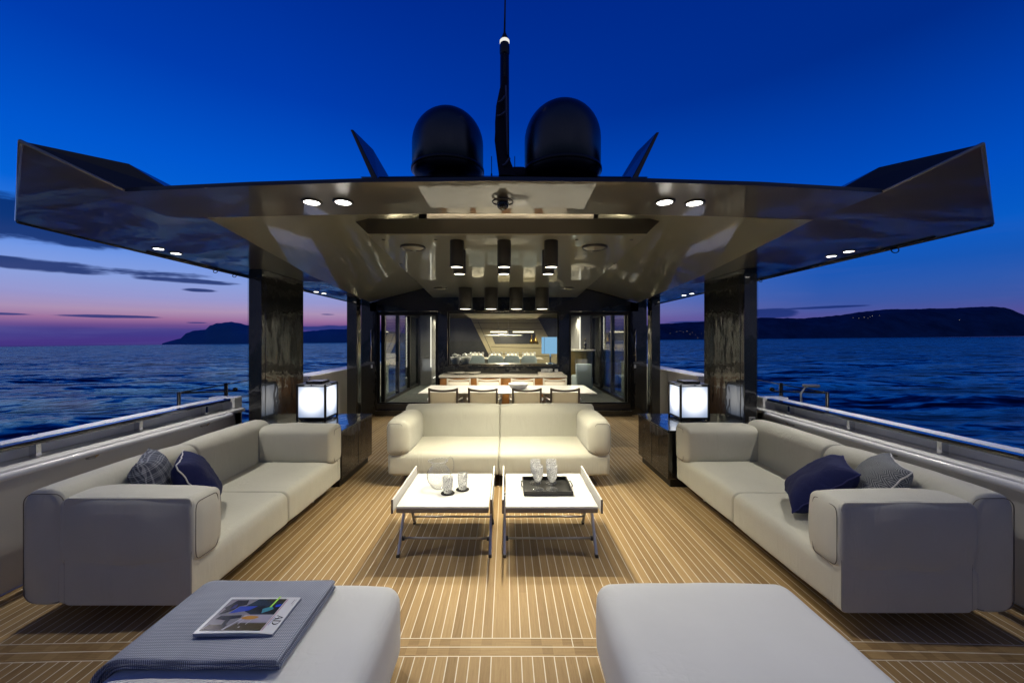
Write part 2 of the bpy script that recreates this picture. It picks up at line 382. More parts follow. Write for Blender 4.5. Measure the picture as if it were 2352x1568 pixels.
def teak():
    m = bpy.data.materials.new('teak_deck'); m.use_nodes = True; N = NT(m.node_tree); p = N.n['Principled BSDF']
    co = N.new('ShaderNodeTexCoord').outputs['Object']; x, y, z = N.sep(co)
    xs = N.m('ADD', x, .027); u = N.m('ABSOLUTE', xs)
    v = N.m('DIVIDE', N.m('SUBTRACT', u, .0475), .0541)
    fl = N.m('FLOOR', v); fr = N.m('SUBTRACT', v, fl)
    edge = N.m('MULTIPLY', N.m('MINIMUM', fr, N.m('SUBTRACT', 1.0, fr)), .0541)
    inside = N.m('GREATER_THAN', 0.0, v)                               # king plank
    edge = N.m('MAXIMUM', edge, N.m('MULTIPLY', inside, N.m('SUBTRACT', .0475, u)))
    pid = N.m('MULTIPLY', N.m('ADD', fl, 3.0), N.m('SIGN', xs))
    pid = N.m('MULTIPLY', pid, N.m('SUBTRACT', 1.0, inside))
    # cross margin boards
    yb = N.m('ADD', y, N.m('MULTIPLY', N.m('POWER', xs, 2.0), .007))
    def band(a, b): return N.m('MULTIPLY', N.m('GREATER_THAN', yb, a), N.m('LESS_THAN', yb, b))
    cross = band(1.978, 2.098)
    def line(pos): return N.m('ABSOLUTE', N.m('SUBTRACT', yb, pos))
    ce = N.m('MINIMUM', N.m('MINIMUM', line(1.978), line(2.038)), line(2.098))
    # plank butt joints of margin board
    bj = N.m('MINIMUM', N.m('ABSOLUTE', N.m('SUBTRACT', u, .37)), N.m('ABSOLUTE', N.m('SUBTRACT', u, 1.3)))
    bj = N.m('ADD', bj, N.m('MULTIPLY', N.m('LESS_THAN', yb, 2.038), 1.0))
    # border boards along bulwarks and round the lockers
    u2 = N.m('ABSOLUTE', N.m('SUBTRACT', u, 1.62))
    e_all = N.m('ADD', N.m('MULTIPLY', cross, N.m('MINIMUM', ce, bj)), N.m('MULTIPLY', N.m('SUBTRACT', 1.0, cross), N.m('MINIMUM', edge, ce)))
    caulk = N.mr(e_all, .0019, .0029, 1, 0)
    rnd = N.new('ShaderNodeTexWhiteNoise', noise_dimensions='2D')
    seg = N.m('FLOOR', N.m('ADD', N.m('MULTIPLY', y, .21), N.m('MULTIPLY', pid, .37)))
    N.l.new(N.comb(N.m('ADD', pid, N.m('MULTIPLY', cross, N.m('ADD', 50.0, N.m('FLOOR', N.m('MULTIPLY', yb, 16.6))))), N.m('MULTIPLY', seg, N.m('SUBTRACT', 1.0, cross)), 0.0), rnd.inputs['Vector'])
    g1 = N.noise(N.comb(N.m('ADD', N.m('MULTIPLY', x, 90.0), N.m('MULTIPLY', pid, 7.3)), N.m('MULTIPLY', y, 4.5), 0.0), 1.0, 5, .65, .6)
    g2 = N.noise(N.comb(N.m('MULTIPLY', y, 110.0), N.m('MULTIPLY', x, 5.0), 0.0), 1.0, 5, .65, .6)
    g = N.m('ADD', N.m('MULTIPLY', g1, N.m('SUBTRACT', 1.0, cross)), N.m('MULTIPLY', g2, cross))
    fine = N.noise(N.comb(N.m('MULTIPLY', x, 420.0), N.m('MULTIPLY', y, 30.0), 0.0), 1.0, 2, .6)
    stain = N.noise(co, 1.7, 4, .6)
    tone = N.m('ADD', N.m('ADD', N.m('MULTIPLY', N.m('MAXIMUM', rnd.outputs[0], N.m('MULTIPLY', inside, .75)), .30), N.m('MULTIPLY', g, .55)), N.m('ADD', N.m('MULTIPLY', fine, .22), N.m('MULTIPLY', stain, .22)))
    wood = N.ramp(N.mr(tone, .26, .98), [(0, (.125,.074,.030)), (.35, (.245,.155,.064)), (.7, (.335,.222,.098)), (1, (.42,.29,.14))])
    N.l.new(N.mix(caulk, wood, (.66,.60,.48)), p.inputs['Base Color'])
    p.inputs['Roughness'].default_value = .55; p.inputs['Specular IOR Level'].default_value = .35
    b = N.new('ShaderNodeBump'); b.inputs['Strength'].default_value = .35; b.inputs['Distance'].default_value = .001
    N.l.new(N.m('ADD', N.m('MULTIPLY', g, .5), N.m('MULTIPLY', caulk, -.6)), b.inputs['Height']); N.l.new(b.outputs[0], p.inputs['Normal'])
    return m
M['teak'] = teak()

def sea_mat():
    m = bpy.data.materials.new('sea_water'); m.use_nodes = True; N = NT(m.node_tree); p = N.n['Principled BSDF']
    co = N.new('ShaderNodeTexCoord').outputs['Object']
    p.inputs['Base Color'].default_value = (*lin((0,12,48)), 1); p.inputs['Roughness'].default_value = .16
    p.inputs['IOR'].default_value = 1.33; p.inputs['Specular IOR Level'].default_value = .8
    geo = N.new('ShaderNodeNewGeometry').outputs['Normal']; acc = geo
    for sc, k_, st_ in ((.13, 1.0, (.4,1,1)), (.45, 1.5, (.35,1,1)), (1.5, 1.0, (.4,1,1))):
        n_ = N.new('ShaderNodeTexNoise'); N.l.new(N.mapping(co, st_, rot=(0,0,.2)), n_.inputs['Vector']); n_.inputs['Scale'].default_value = sc; n_.inputs['Detail'].default_value = 3; n_.inputs['Distortion'].default_value = .6
        sub = N.new('ShaderNodeVectorMath', operation='SUBTRACT'); N.l.new(n_.outputs['Color'], sub.inputs[0]); sub.inputs[1].default_value = (.5,.5,.5)
        mul = N.new('ShaderNodeVectorMath', operation='MULTIPLY'); N.l.new(sub.outputs[0], mul.inputs[0]); mul.inputs[1].default_value = (k_*.8,k_,0)
        ad = N.new('ShaderNodeVectorMath', operation='ADD'); N.l.new(acc, ad.inputs[0]); N.l.new(mul.outputs[0], ad.inputs[1]); acc = ad.outputs[0]
    nm = N.new('ShaderNodeVectorMath', operation='NORMALIZE'); N.l.new(acc, nm.inputs[0])
    N.l.new(nm.outputs[0], p.inputs['Normal'])
    p.inputs['Specular IOR Level'].default_value = 0; p.inputs['Roughness'].default_value = 1
    gl = N.new('ShaderNodeBsdfGlossy'); gl.inputs[0].default_value = (.42,.78,.80,1); gl.inputs['Roughness'].default_value = .14; N.l.new(nm.outputs[0], gl.inputs['Normal'])
    inc = N.new('ShaderNodeNewGeometry').outputs['Incoming']; dt_ = N.new('ShaderNodeVectorMath', operation='DOT_PRODUCT'); N.l.new(inc, dt_.inputs[0]); N.l.new(nm.outputs[0], dt_.inputs[1])
    fr_ = N.m('ADD', .015, N.m('MULTIPLY', N.m('POWER', N.m('SUBTRACT', 1.0, N.m('ABSOLUTE', dt_.outputs['Value'])), 4.6), 1.0), clamp=True)
    mx = N.new('ShaderNodeMixShader'); N.l.new(fr_, mx.inputs[0]); N.l.new(p.outputs[0], mx.inputs[1]); N.l.new(gl.outputs[0], mx.inputs[2])
    N.l.new(mx.outputs[0], N.n['Material Output'].inputs[0])
    return m
M['sea'] = sea_mat()
M['hill_far'] = mat('hazy_headland', (.03,.15,.33), 1, spec=0, var=(.01,.1))  # distance haze is put into this bluer, paler base colour
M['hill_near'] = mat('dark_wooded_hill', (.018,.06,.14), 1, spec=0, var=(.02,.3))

def check_mat(name, kind):
    m = bpy.data.materials.new(name); m.use_nodes = True; N = NT(m.node_tree); p = N.n['Principled BSDF']
    co = N.new('ShaderNodeTexCoord').outputs['Object']; x, y, z = N.sep(co)
    if kind == 'check':
        s1 = N.m('GREATER_THAN', N.m('SINE', N.m('MULTIPLY', x, 520.)), 0.); s2 = N.m('GREATER_THAN', N.m('SINE', N.m('MULTIPLY', y, 520.)), 0.)
        b1 = N.m('GREATER_THAN', N.m('SINE', N.m('MULTIPLY', x, 115.)), -.2); b2 = N.m('GREATER_THAN', N.m('SINE', N.m('MULTIPLY', y, 115.)), -.2)
        f = N.m('ADD', N.m('MULTIPLY', N.m('ADD', N.m('MULTIPLY', s1, b1), N.m('MULTIPLY', s2, b2)), .5), 0.)
        c = N.mix(f, (.06,.068,.10), (.34,.36,.41))
    elif kind == 'herring':
        tri = N.m('PINGPONG', x, .026)
        f = N.m('GREATER_THAN', N.m('SINE', N.m('MULTIPLY', N.m('ADD', y, tri), 520.)), .0)
        c = N.mix(f, (.07,.08,.095), (.30,.31,.32))
    else:  # blanket
        w = N.m('MULTIPLY', N.m('SINE', N.m('MULTIPLY', N.m('ADD', x, y), 420.)), N.m('SINE', N.m('MULTIPLY', N.m('SUBTRACT', x, y), 420.)))
        f = N.m('ADD', N.mr(w, -.3, .5, .0, .75), N.m('MULTIPLY', N.noise(co, 4, 3, .5), .35))
        c = N.mix(f, (.09,.105,.16), (.46,.49,.56))
        b = N.new('ShaderNodeBump'); b.inputs['Strength'].default_value = .8; b.inputs['Distance'].default_value = .0015
        N.l.new(w, b.inputs['Height']); N.l.new(b.outputs[0], p.inputs['Normal'])
    N.l.new(c, p.inputs['Base Color']); p.inputs['Roughness'].default_value = .9; p.inputs['Specular IOR Level'].default_value = .2
    return m
M['check'] = check_mat('blue_check_wool', 'check'); M['herring'] = check_mat('grey_herringbone_wool', 'herring'); M['blanket'] = check_mat('blue_woven_blanket', 'blanket')

def spot(name, loc, power, col=(1,.91,.69), size=120, blend=.7, r=.04, parent=None, aim=None):
    l = bpy.data.lights.new(name, 'SPOT'); l.energy = power; l.color = col; l.spot_size = R(size); l.spot_blend = blend; l.shadow_soft_size = r
    o = bpy.data.objects.new(name, l); COL.objects.link(o)
    if parent is not None:
        o.parent = parent; loc = Vector(loc)-parent.location
    o.location = loc
    if aim: o.rotation_euler = Vector(aim).to_track_quat('-Z', 'Y').to_euler()
    return o
def point(name, loc, power, col=(1,.84,.6), r=.06, parent=None):
    l = bpy.data.lights.new(name, 'POINT'); l.energy = power; l.color = col; l.shadow_soft_size = r
    o = bpy.data.objects.new(name, l); COL.objects.link(o)
    if parent is not None: o.parent = parent; loc = Vector(loc)-parent.location
    o.location = loc; return o

# ------------------------------------------------------------------ setting: sea, hills, deck
def build_sea():
    mb = MB(); nr, na = 230, 420; SLOPE = .0102; Z0 = -3.0
    rs = [0.0]; r = 3.5
    k = (1500/3.5)**(1/(nr-1))
    for i in range(nr): rs.append(3.5*k**i)
    vs = []
    for r in rs:
        for j in range(na):
            a = 2*math.pi*j/na; x = r*math.sin(a); y = r*math.cos(a)
            h = 0; cell = max(r*(k-1), r*2*math.pi/na, .01)
            for wl, am in ((9,.34),(4.2,.26),(2.0,.13),(1.0,.06)):
                f = max(0, min(1, (wl/cell-2)/3))
                if f > 0: h += am*f*noise.noise(Vector((x/wl*.55, y/wl, wl)))*2
            vs.append((x, y, Z0+SLOPE*x+h))
    fs = []
    for i in range(len(rs)-1):
        for j in range(na): fs.append((i*na+j, (i+1)*na+j, (i+1)*na+(j+1)%na, i*na+(j+1)%na))
    mb.add(vs, fs, True)
    o = obj('sea', mb, M['sea']); tagset(o, kind='structure')
build_sea()
def hill(name, pts, dist, m, depth, seed):
    """ridge seen from the deck: (azimuth tan, height tan) crest points, built as a solid of real depth"""
    xs = [p[0] for p in pts]; mb = MB(); vs = []; fs = []
    n = 260; rows = [(-.0,0), (.25,.45), (.5,.78), (.8,1.0), (1.3,.7), (2.2,0)]
    for i in range(n+1):
        u = xs[0]+(xs[-1]-xs[0])*i/n
        for a, b in zip(pts, pts[1:]):
            if a[0] <= u <= b[0]:
                f = (u-a[0])/max(1e-9,b[0]-a[0]); h = a[1]+(b[1]-a[1])*f; break
        h += .0018*noise.noise(Vector((u*22, seed, 0)))*min(1,h/.02) + .0012*noise.noise(Vector((u*90, seed, 0)))*min(1,h/.02)
        for (dd, hf) in rows:
            D = dist+depth*dd
            crest = (dist+depth*.8)*max(h,0)
            wob = noise.noise(Vector((u*18, dd*3, seed)))*.08*crest*(1 if 0 < dd < 2 and dd != .8 else 0)
            X = u*D
            vs.append((X, D, -3.5+.0102*X+hf*(crest+4.6)+wob))
    m_ = len(rows)
    for i in range(n):
        for j in range(m_-1): fs.append((i*m_+j, (i+1)*m_+j, (i+1)*m_+j+1, i*m_+j+1))
    mb.add(vs, fs, True)
    return tagset(obj(name, mb, m), kind='structure')
def P(px, py): return ((px-1163)/915, (783+ (1163-px)*.0102-py)/915)   # crest measured as tangents
lh = [P(372,791),P(415,779),P(426,768),P(442,762),P(472,759.5),P(482,749),P(498,744),P(531,741),P(555,746),P(568,750),P(620,757),P(690,764),P(735,761),P(758,760),P(796,758),P(900,764),P(1020,782)]
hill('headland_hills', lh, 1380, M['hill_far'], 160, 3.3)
rh = [P(1330,781),P(1400,765),P(1500,748),P(1560,744),P(1620,740),P(1700,735),P(1746,732),P(1839,734),P(1930,726),P(2023,713),P(2167,711),P(2278,706),P(2318,711),P(2352,725),P(2500,745),P(2700,778)]
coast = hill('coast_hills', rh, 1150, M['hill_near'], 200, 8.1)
for i, (px, py) in enumerate([(1555,762),(1562,760),(1570,763),(1578,761),(1590,764),(1598,769),(1603,776),(1540,765),(1973,731),(1985,729),(1999,728),(2004,726),(1994,731),(2020,725),(1960,730),(2204,735),(1585,768),(1612,766)]):
    u, h = P(px, py); D = 1120
    s = MB().lathe([(0,-1),(.7,-.7),(1,0),(.7,.7),(0,1)], n=6); s.xf(Matrix.Translation((u*D, D, EYE+.0102*u*D+h*D-3)) @ Matrix.Scale(random.choice((.4,.5,.7)),4))
    obj('house_light', s, M['townlight'], coast)

dk = MB().poly([(-3.1,-3.5,0),(3.05,-3.5,0),(3.05,8.4,0),(-3.1,8.4,0)][::1], (0,0,-.08))
tagset(obj('deck', dk, M['teak']), kind='structure')
hl = MB().box(-3.42,3.38,-3.6,16.5,-3.6,-.085)
tagset(obj('boat_hull', hl, M['white']), 'white hull of the yacht below the teak deck', 'hull')

# ------------------------------------------------------------------ bulwarks
def bulwark(side, x, y0, y1, zt, label, first):
    s = side
    t = thing('bulwark', label, 'bulwark', (x, y0, 0))
    g = lambda a, b: (min(x+s*a, x+s*b), max(x+s*a, x+s*b))
    a, b = g(0, .30); obj('wall', MB().box(a, b, y0, y1, 0, zt-.17), M['greypaint'], t, world=True, bevel=.01)
    a, b = g(-.05, .30); obj('ledge', MB().box(a, b, y0, y1, zt-.168, zt-.125), M['white'], t, world=True, bevel=.012)
    a, b = g(.14, .205); obj('outer_coaming', MB().box(a, b, y0, y1, zt-.123, zt-.02), M['white'], t, world=True, bevel=.01)
    a, b = g(.02, .10); obj('cap_rail', MB().box(a, b, y0, y1-.14, zt-.035, zt), M['rail'], t, world=True, bevel=.012)
    a, b = g(.102, .21); obj('capping', MB().box(a, b, y0, y1, zt-.018, zt+.004), M['white'], t, world=True, bevel=.008)
    a, b = g(.0, .30); obj('end_block', MB().box(a, b, y1-.12, y1+.015, 0.001, zt+.006), M['white'], t, world=True, bevel=.01)
    n = max(1, int((y1-y0)/.75))
    for i in range(n):
        yy = y1-.5-i*.75; a, b = g(.04, .09)
        obj('bracket', MB().box(a, b, yy, yy+.03, zt-.124, zt-.036), M['steel'], t, world=True)
    if first:
        hx = x-s*.11
        obj('handrail', MB().tube([(hx+s*.09,y1-.30,zt-.16),(hx,y1-.34,zt-.15),(hx,y1-.5,zt-.15),(hx, y0, zt-.15)], .024, 12), M['white'], t, world=True)
        for i in range(int((y1-y0)/1.1)):
            yy = y1-.62-i*1.1
            obj('rail_bracket', MB().tube([(hx,yy,zt-.15),(hx+s*.05,yy,zt-.2),(hx+s*.108,yy,zt-.21)], .011, 8), M['steel'], t, world=True)
    return t
bulwark(-1, -3.10, -3.5, 4.66, .905, 'white bulwark with dark cap rail running behind the left sofa', True)
bulwark(1, 3.02, -3.5, 4.80, .885, 'white bulwark with dark cap rail running behind the right sofa', True)
bulwark(-1, -3.10, 0, 1, .905, None, False) if False else None
def bulwark2(side, x, label):
    s = side; t = thing('bulwark', label, 'bulwark', (x, 6.3, 0))
    a, b = min(x, x+s*.28), max(x, x+s*.28)
    obj('wall', MB().box(a, b, 6.3, 10.5, 0, .97), M['greypaint'], t, world=True, bevel=.01)
    a, b = min(x-s*.03, x+s*.3), max(x-s*.03, x+s*.3)
    obj('capping', MB().box(a, b, 6.26, 10.5, .972, 1.005), M['white'], t, world=True, bevel=.012)
    obj('latch', MB().tube([(x-s*.01,6.25,.93),(x-s*.01,6.22,.93),(x-s*.01,6.22,.99)], .012, 8), M['steel'], t, world=True)
bulwark2(-1, -3.10, 'white bulwark beyond the boarding gap, between the two left posts')
bulwark2(1, 3.02, 'white bulwark beyond the boarding gap, between the two right posts')
def side_rail(s, label, xs):
    x = xs; t = thing('folded_gangway_rail', label, 'railing', (x, 4.3, .6))
    obj('post', MB().tube([(x,4.28,.2),(x,4.28,1.01)], .017, 8), M['blackflat'], t, world=True)
    obj('post', MB().tube([(x,5.0,.2),(x,5.0,1.03)], .022, 8), M['blackflat'], t, world=True)
    obj('rail', MB().tube([(x,4.27,1.0),(x,5.16,.905)], .010, 8), M['blackflat'], t, world=True)
    obj('rail', MB().tube([(x,4.28,1.0),(x,5.0,1.01),(x,6.6,1.03)], .007, 8), M['blackflat'], t, world=True)
    obj('knob', MB().lathe([(0,-.03),(.025,-.02),(.03,0),(.025,.02),(0,.03)], (x,5.17,.925), 12), M['blackflat'], t, world=True)
side_rail(-1, 'thin black boarding rail outside the left bulwark', -3.52)
side_rail(1, 'thin black boarding rail outside the right bulwark', 3.45)
fl = thing('deck_fitting', 'small bent white lamp arm standing outside the right bulwark', 'fitting', (3.4,4.6,.8))
obj('arm', MB().tube([(3.38,4.55,.75),(3.40,4.6,.95),(3.46,4.6,1.03)], .010, 8), M['socket'], fl, world=True)
obj('head', MB().soft(3.44,3.60,4.56,4.64,1.02,1.055, r=.012, mid=2, seg=2), M['socket'], fl, world=True)

# ------------------------------------------------------------------ hardtop roof
SZ = EYE+.78; RZ = EYE+1.13
roof = thing('hardtop_roof', 'wide glossy taupe hardtop roof with upswept corner fins over the aft deck', 'roof', (0, 2, SZ))
aft = [(-2.014,2.10),(-1.75,2.07),(-1.3,2.02),(-.7,1.975),(0,1.957),(.7,1.975),(1.3,2.02),(1.75,2.08),(2.0,2.114)]
lip = [(-1.917,2.549),(-1.3,2.50),(-.7,2.475),(0,2.467),(.7,2.48),(1.3,2.52),(2.0,2.595)]
AL = (-3.25,2.64); AR = (3.32,2.714); YE = 11.5
OL = [(-1.917,2.549),(-2.08,3.36),(-2.40,4.95),(-2.84,8.30)]; OR = [(2.0,2.595),(2.13,3.36),(2.40,4.95),(2.75,8.30)]
sb = MB()
def strip(mb, A, B, z, flip=False):
    vs = [(p[0],p[1],z) for p in A]+[(p[0],p[1],z) for p in B]; n = len(A)
    fs = [(i,i+1,n+i+1,n+i) for i in range(n-1)]
    mb.add(vs, [f[::-1] for f in fs] if flip else fs)
def resample(pts, xs):
    out = []
    for x in xs:
        for a, b in zip(pts, pts[1:]):
            if a[0]-1e-6 <= x <= b[0]+1e-6:
                f = (x-a[0])/(b[0]-a[0]); out.append((x, a[1]+(b[1]-a[1])*f)); break
    return out
# lip panel (aft strip with the four downlights): underside + top
ql = MB()
for k in range(len(aft)-1):
    pass
lxs = [-1.917,-1.3,-.7,0,.7,1.3,2.0]
strip(ql, [(p[0],p[1]) for p in resample(aft, lxs)], lip, SZ)
# side soffits
for (O, ax, s) in ((OL, AL, -1), (OR, AR, 1)):
    outer = [(ax[0], ax[1])]+[(ax[0], p[1]+.001) for p in O[1:]]
    n = len(O); vs = [(p[0],p[1],SZ) for p in O]+[(p[0],p[1],SZ) for p in outer]
    ql.add(vs, [(i,i+1,n+i+1,n+i) for i in range(1,n-1)])
    ql.poly([(O[-1][0],8.3,SZ),(ax[0],8.3,SZ),(ax[0],YE,SZ),(O[-1][0],YE,SZ)])
    # outer rim
    ql.poly([(ax[0],ax[1],SZ),(ax[0],YE,SZ),(ax[0],YE,SZ+.09),(ax[0],ax[1],SZ+.09)])
# merge verts not needed; upswept glossy faces
TL = (-2.255,1.85,EYE+.92); TR = (2.27,1.90,EYE+.931)
ql.add([(AL[0],AL[1],SZ),(-2.014,2.10,SZ),TL,(-1.917,2.091,SZ),(-1.917,2.549,SZ),(-2.08,3.36,SZ),(AL[0],3.361,SZ)], [(0,2,1),(0,1,3,4),(0,4,5,6)], True)
ql.add([(AR[0],AR[1],SZ),(2.0,2.114,SZ),TR,(2.0,2.595,SZ),(2.13,3.36,SZ),(AR[0],3.361,SZ)], [(0,1,2),(0,3,1),(0,5,4,3)], True)
# aft edge band
obj('edge_trim', MB().tube([(AL[0]+.01,AL[1],SZ-.002),(AL[0]+.01,YE,SZ-.002)], .009, 8), M['chrome_dark'], roof, world=True)
obj('edge_trim', MB().tube([(AR[0]-.01,AR[1],SZ-.002),(AR[0]-.01,YE,SZ-.002)], .009, 8), M['chrome_dark'], roof, world=True)
obj('canvas_track', MB().tube([(AL[0]+.09,3.5,SZ-.006),(AL[0]+.09,6.5,SZ-.006)], .006, 6), M['blackflat'], roof, world=True)
obj('canvas_track', MB().tube([(AR[0]-.09,3.0,SZ-.006),(AR[0]-.09,6.5,SZ-.006)], .006, 6), M['blackflat'], roof, world=True)
top = [(p[0]*.999,p[1]+.004,SZ+.022) for p in aft]
n = len(aft); 
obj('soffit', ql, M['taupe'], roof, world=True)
eb = MB(); eb.add([(p[0],p[1],SZ+.0005) for p in aft]+top, [(i,i+1,n+i+1,n+i) for i in range(n-1)])
obj('aft_edge', eb, M['carbon'], roof, world=True)
# upper skin and fins
up = MB()
ZT = SZ+.08
CL = (-2.014,2.104,SZ+.022); CR = (2.0,2.118,SZ+.022)
RL = (-1.92,2.26,ZT); RR = (1.91,2.28,ZT)
QL = (-2.02,2.13,EYE+.94); QR = (2.04,2.18,EYE+.943)
def fin(A, T, C, R_, Q, s):
    f = MB(); B = (A[0], 5.2, SZ+.09); IN = (R_[0]+s*.2, 5.2, ZT)
    e = (.012*s, .01, .004)
    T2 = (T[0], T[1]+.004, T[2]+.003)
    f.poly([T2, (C[0],C[1],C[2]-.015), R_, Q])
    f.poly([Q, R_, IN]); f.poly([T2, Q, IN, B]); f.poly([(A[0],A[1]+.004,SZ+.004), T2, B, (A[0],5.2,SZ+.004)])
    return f
obj('corner_fin', fin(AL, TL, CL, RL, QL, -1), M['carbon'], roof, world=True)
obj('corner_fin', fin(AR, TR, CR, RR, QR, 1), M['carbon'], roof, world=True)
def finedge(A, T, C, s):
    return MB().tube([(C[0],C[1]-.002,C[2]-.016), T, (A[0],A[1],SZ+.01)], [.006,.010,.007], 8)
obj('fin_edge_moulding', finedge(AL,TL,CL,-1), M['taupe_lit'], roof, world=True)
obj('fin_edge_moulding', finedge(AR,TR,CR,1), M['taupe_lit'], roof, world=True)
up.add(top+[(RL[0],RL[1],ZT)]+[(x,2.25,ZT) for x in (-1.0,0,1.0)]+[(RR[0],RR[1],ZT)],
       [(0,1,2,n),(2,3,n+1,n),(3,4,n+2,n+1),(4,5,n+3,n+2),(5,6,n+4,n+3),(6,7,8,n+4)])
up.poly([(-.8,2.25,ZT),(.8,2.25,ZT),(.85,2.97,RZ+.04),(-.85,2.97,RZ+.04)])
for s_ in (-1,1):
    up.poly([(s_*1.92,2.25,ZT),(s_*.8,2.25,ZT),(s_*.85,2.97,RZ+.04)][::-s_]); up.poly([(s_*1.92,2.25,ZT),(s_*.85,2.97,RZ+.04),(s_*1.95,2.96,ZT)][::-s_])
for s_ in (-1,1):
    up.poly([(s_*1.92,2.25,ZT),(s_*1.95,2.96,ZT),(s_*2.8,8.5,ZT),(s_*3.1,8.5,ZT),(s_*3.1,5.2,ZT)][::s_])
up.poly([(-3.1,8.5,ZT),(3.1,8.5,ZT),(3.1,YE,ZT),(-3.1,YE,ZT)])
obj('top_skin', up, M['carbon'], roof, world=True)
# recess facets (rise inboard)
def facet(O, s):
    f = MB(); vs = []; fs = []
    for i, (x, y) in enumerate(O):
        run = (RZ-SZ)/.262; vs += [(x, y, SZ), (x - s*run, y if i else 2.95, RZ)]
    for i in range(len(O)-1): fs.append((2*i, 2*i+1, 2*i+3, 2*i+2))
    f.add(vs, fs)
    return f, vs
OLl = [(-1.3-.617,2.549)]+OL[1:]
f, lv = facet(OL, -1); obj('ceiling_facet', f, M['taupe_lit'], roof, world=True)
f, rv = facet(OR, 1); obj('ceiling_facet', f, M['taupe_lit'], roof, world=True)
# recess lid and the back of the lip
rl = MB().poly([(lv[1][0],2.95,RZ-.002),(rv[1][0],2.95,RZ-.002),(1.7,8.3,RZ-.002),(-1.7,8.3,RZ-.002)])
n2 = len(lip)
rl.add([(p[0],p[1]+.002,SZ) for p in lip]+[(p[0]*.36,2.95,RZ) for p in lip], [(i,i+1,n2+i+1,n2+i) for i in range(n2-1)])
obj('recess_lining', rl, M['cove'], roof, world=True)
rt = MB().hull8([(-1.95,2.96,ZT),(1.95,2.96,ZT),(2.8,8.5,ZT),(-2.8,8.5,ZT),(-.85,2.97,RZ+.04),(.85,2.97,RZ+.04),(1.7,8.4,RZ+.03),(-1.7,8.4,RZ+.03)]); rt.f.pop(2); rt.f.pop(0); rt.sm = rt.sm[:4]
obj('raised_top', rt, M['carbon'], roof, world=True)
# ceiling panel
PZ = EYE+.88
pb = [(-1.168,3.355),(1.183,3.355),(1.46,8.28),(-1.52,8.28)]; pt = [(-1.30,3.36),(1.315,3.36),(1.60,8.28),(-1.66,8.28)]
pn = thing('ceiling_panel', 'glossy taupe ceiling panel with dark fascia hung in the roof recess', 'ceiling panel', (0,3.4,PZ))
obj('panel', MB().poly([(x,y,PZ) for x,y in pb][::-1], (0,0,.012)), M['panel'], pn, world=True)
fa = MB(); vs = [(x,y,PZ+.0125) for x,y in pb]+[(x,y,PZ+.14) for x,y in pt]
fa.add(vs, [(0,1,5,4),(1,2,6,5),(3,0,4,7),(4,5,6,7)])
obj('fascia', fa, M['fascia'], pn, world=True)
obj('cove_light_strip', MB().box(-1.0,1.02,3.44,3.47,PZ+.142,PZ+.156), M['cove_led'], pn, world=True)
for (x, y) in ((-1.08,3.5),(1.10,3.5),(-.62,3.5),(.62,3.5),(-1.22,4.6),(1.25,4.6),(-1.36,6.0),(1.36,6.0),(-1.4,7.4),(1.4,7.4)):
    obj('cap_stud', MB().lathe([(0,-.006),(.012,-.006),(.018,0)], (x,y,PZ-.001), 12), M['chrome_dark'], pn, world=True)

# things on the ceiling
def speaker(x, y, label):
    t = thing('ceiling_speaker', label, 'speaker', (x,y,PZ), group='round ceiling speakers')
    obj('rim', MB().lathe([(.117,0),(.120,-.012),(.108,-.022),(.098,-.014)], n=40), M['chrome_dark'], t)
    obj('grille', MB().lathe([(.099,-.014),(.07,-.03),(0,-.034)], n=32), M['taupe_lit'], t)
speaker(-.885, 3.77, 'round ceiling speaker at the front left of the ceiling panel')
speaker(.835, 3.77, 'round ceiling speaker at the front right of the ceiling panel')
speaker(-1.12, 6.77, 'round ceiling speaker at the rear left, by the row of four pendants')
speaker(1.04, 6.77, 'round ceiling speaker at the rear right, by the row of four pendants')
def pendant(x, y, r, L, power, label, group, size=104):
    t = thing('ceiling_cylinder_lamp', label, 'lamp', (x,y,PZ), group=group)
    obj('housing', MB().lathe([(r*.98,0),(r,-.004),(r,-L),(r*.93,-L-.001),(r*.90,-L+.02)], n=40), M['pendant'], t)
    obj('trim_ring', MB().lathe([(r*1.01,-L+.022),(r*1.02,-L+.018),(r*1.02,-L-.002),(r*.93,-L-.003)], n=40), M['chrome_dark'], t)
    obj('lens', MB().lathe([(r*.92,-L+.004),(0,-L+.004)], n=32), M['bulb'], t)
    spot('lamp_light', (x,y,PZ-L-.012), power, size=size, blend=.8, r=r*.4, parent=t)
grp = 'cylinder ceiling lamps over the sofa'
PW = 72
pendant(-.442,3.55,.061,.235,34,'left cylinder lamp of the near row of three over the sofa',grp)
pendant(-.020,3.55,.061,.235,150,'middle cylinder lamp of the near row of three over the sofa',grp)
pendant(.400,3.55,.061,.235,34,'right cylinder lamp of the near row of three over the sofa',grp)
pendant(-.462,3.93,.061,.235,34,'left cylinder lamp half hidden in the second row over the sofa',grp)
pendant(-.025,3.93,.061,.235,120,'middle cylinder lamp half hidden in the second row over the sofa',grp)
pendant(.412,3.93,.061,.235,34,'right cylinder lamp half hidden in the second row over the sofa',grp)
for nm, px in (('leftmost',1069),('second from left',1128),('third from left',1186),('rightmost',1245)):
    pendant((px-1163)*6.77/915,6.77,.115,.36,60,'%s of the four large cylinder lamps over the dining table'%nm,'large cylinder lamps over the dining table', 130)
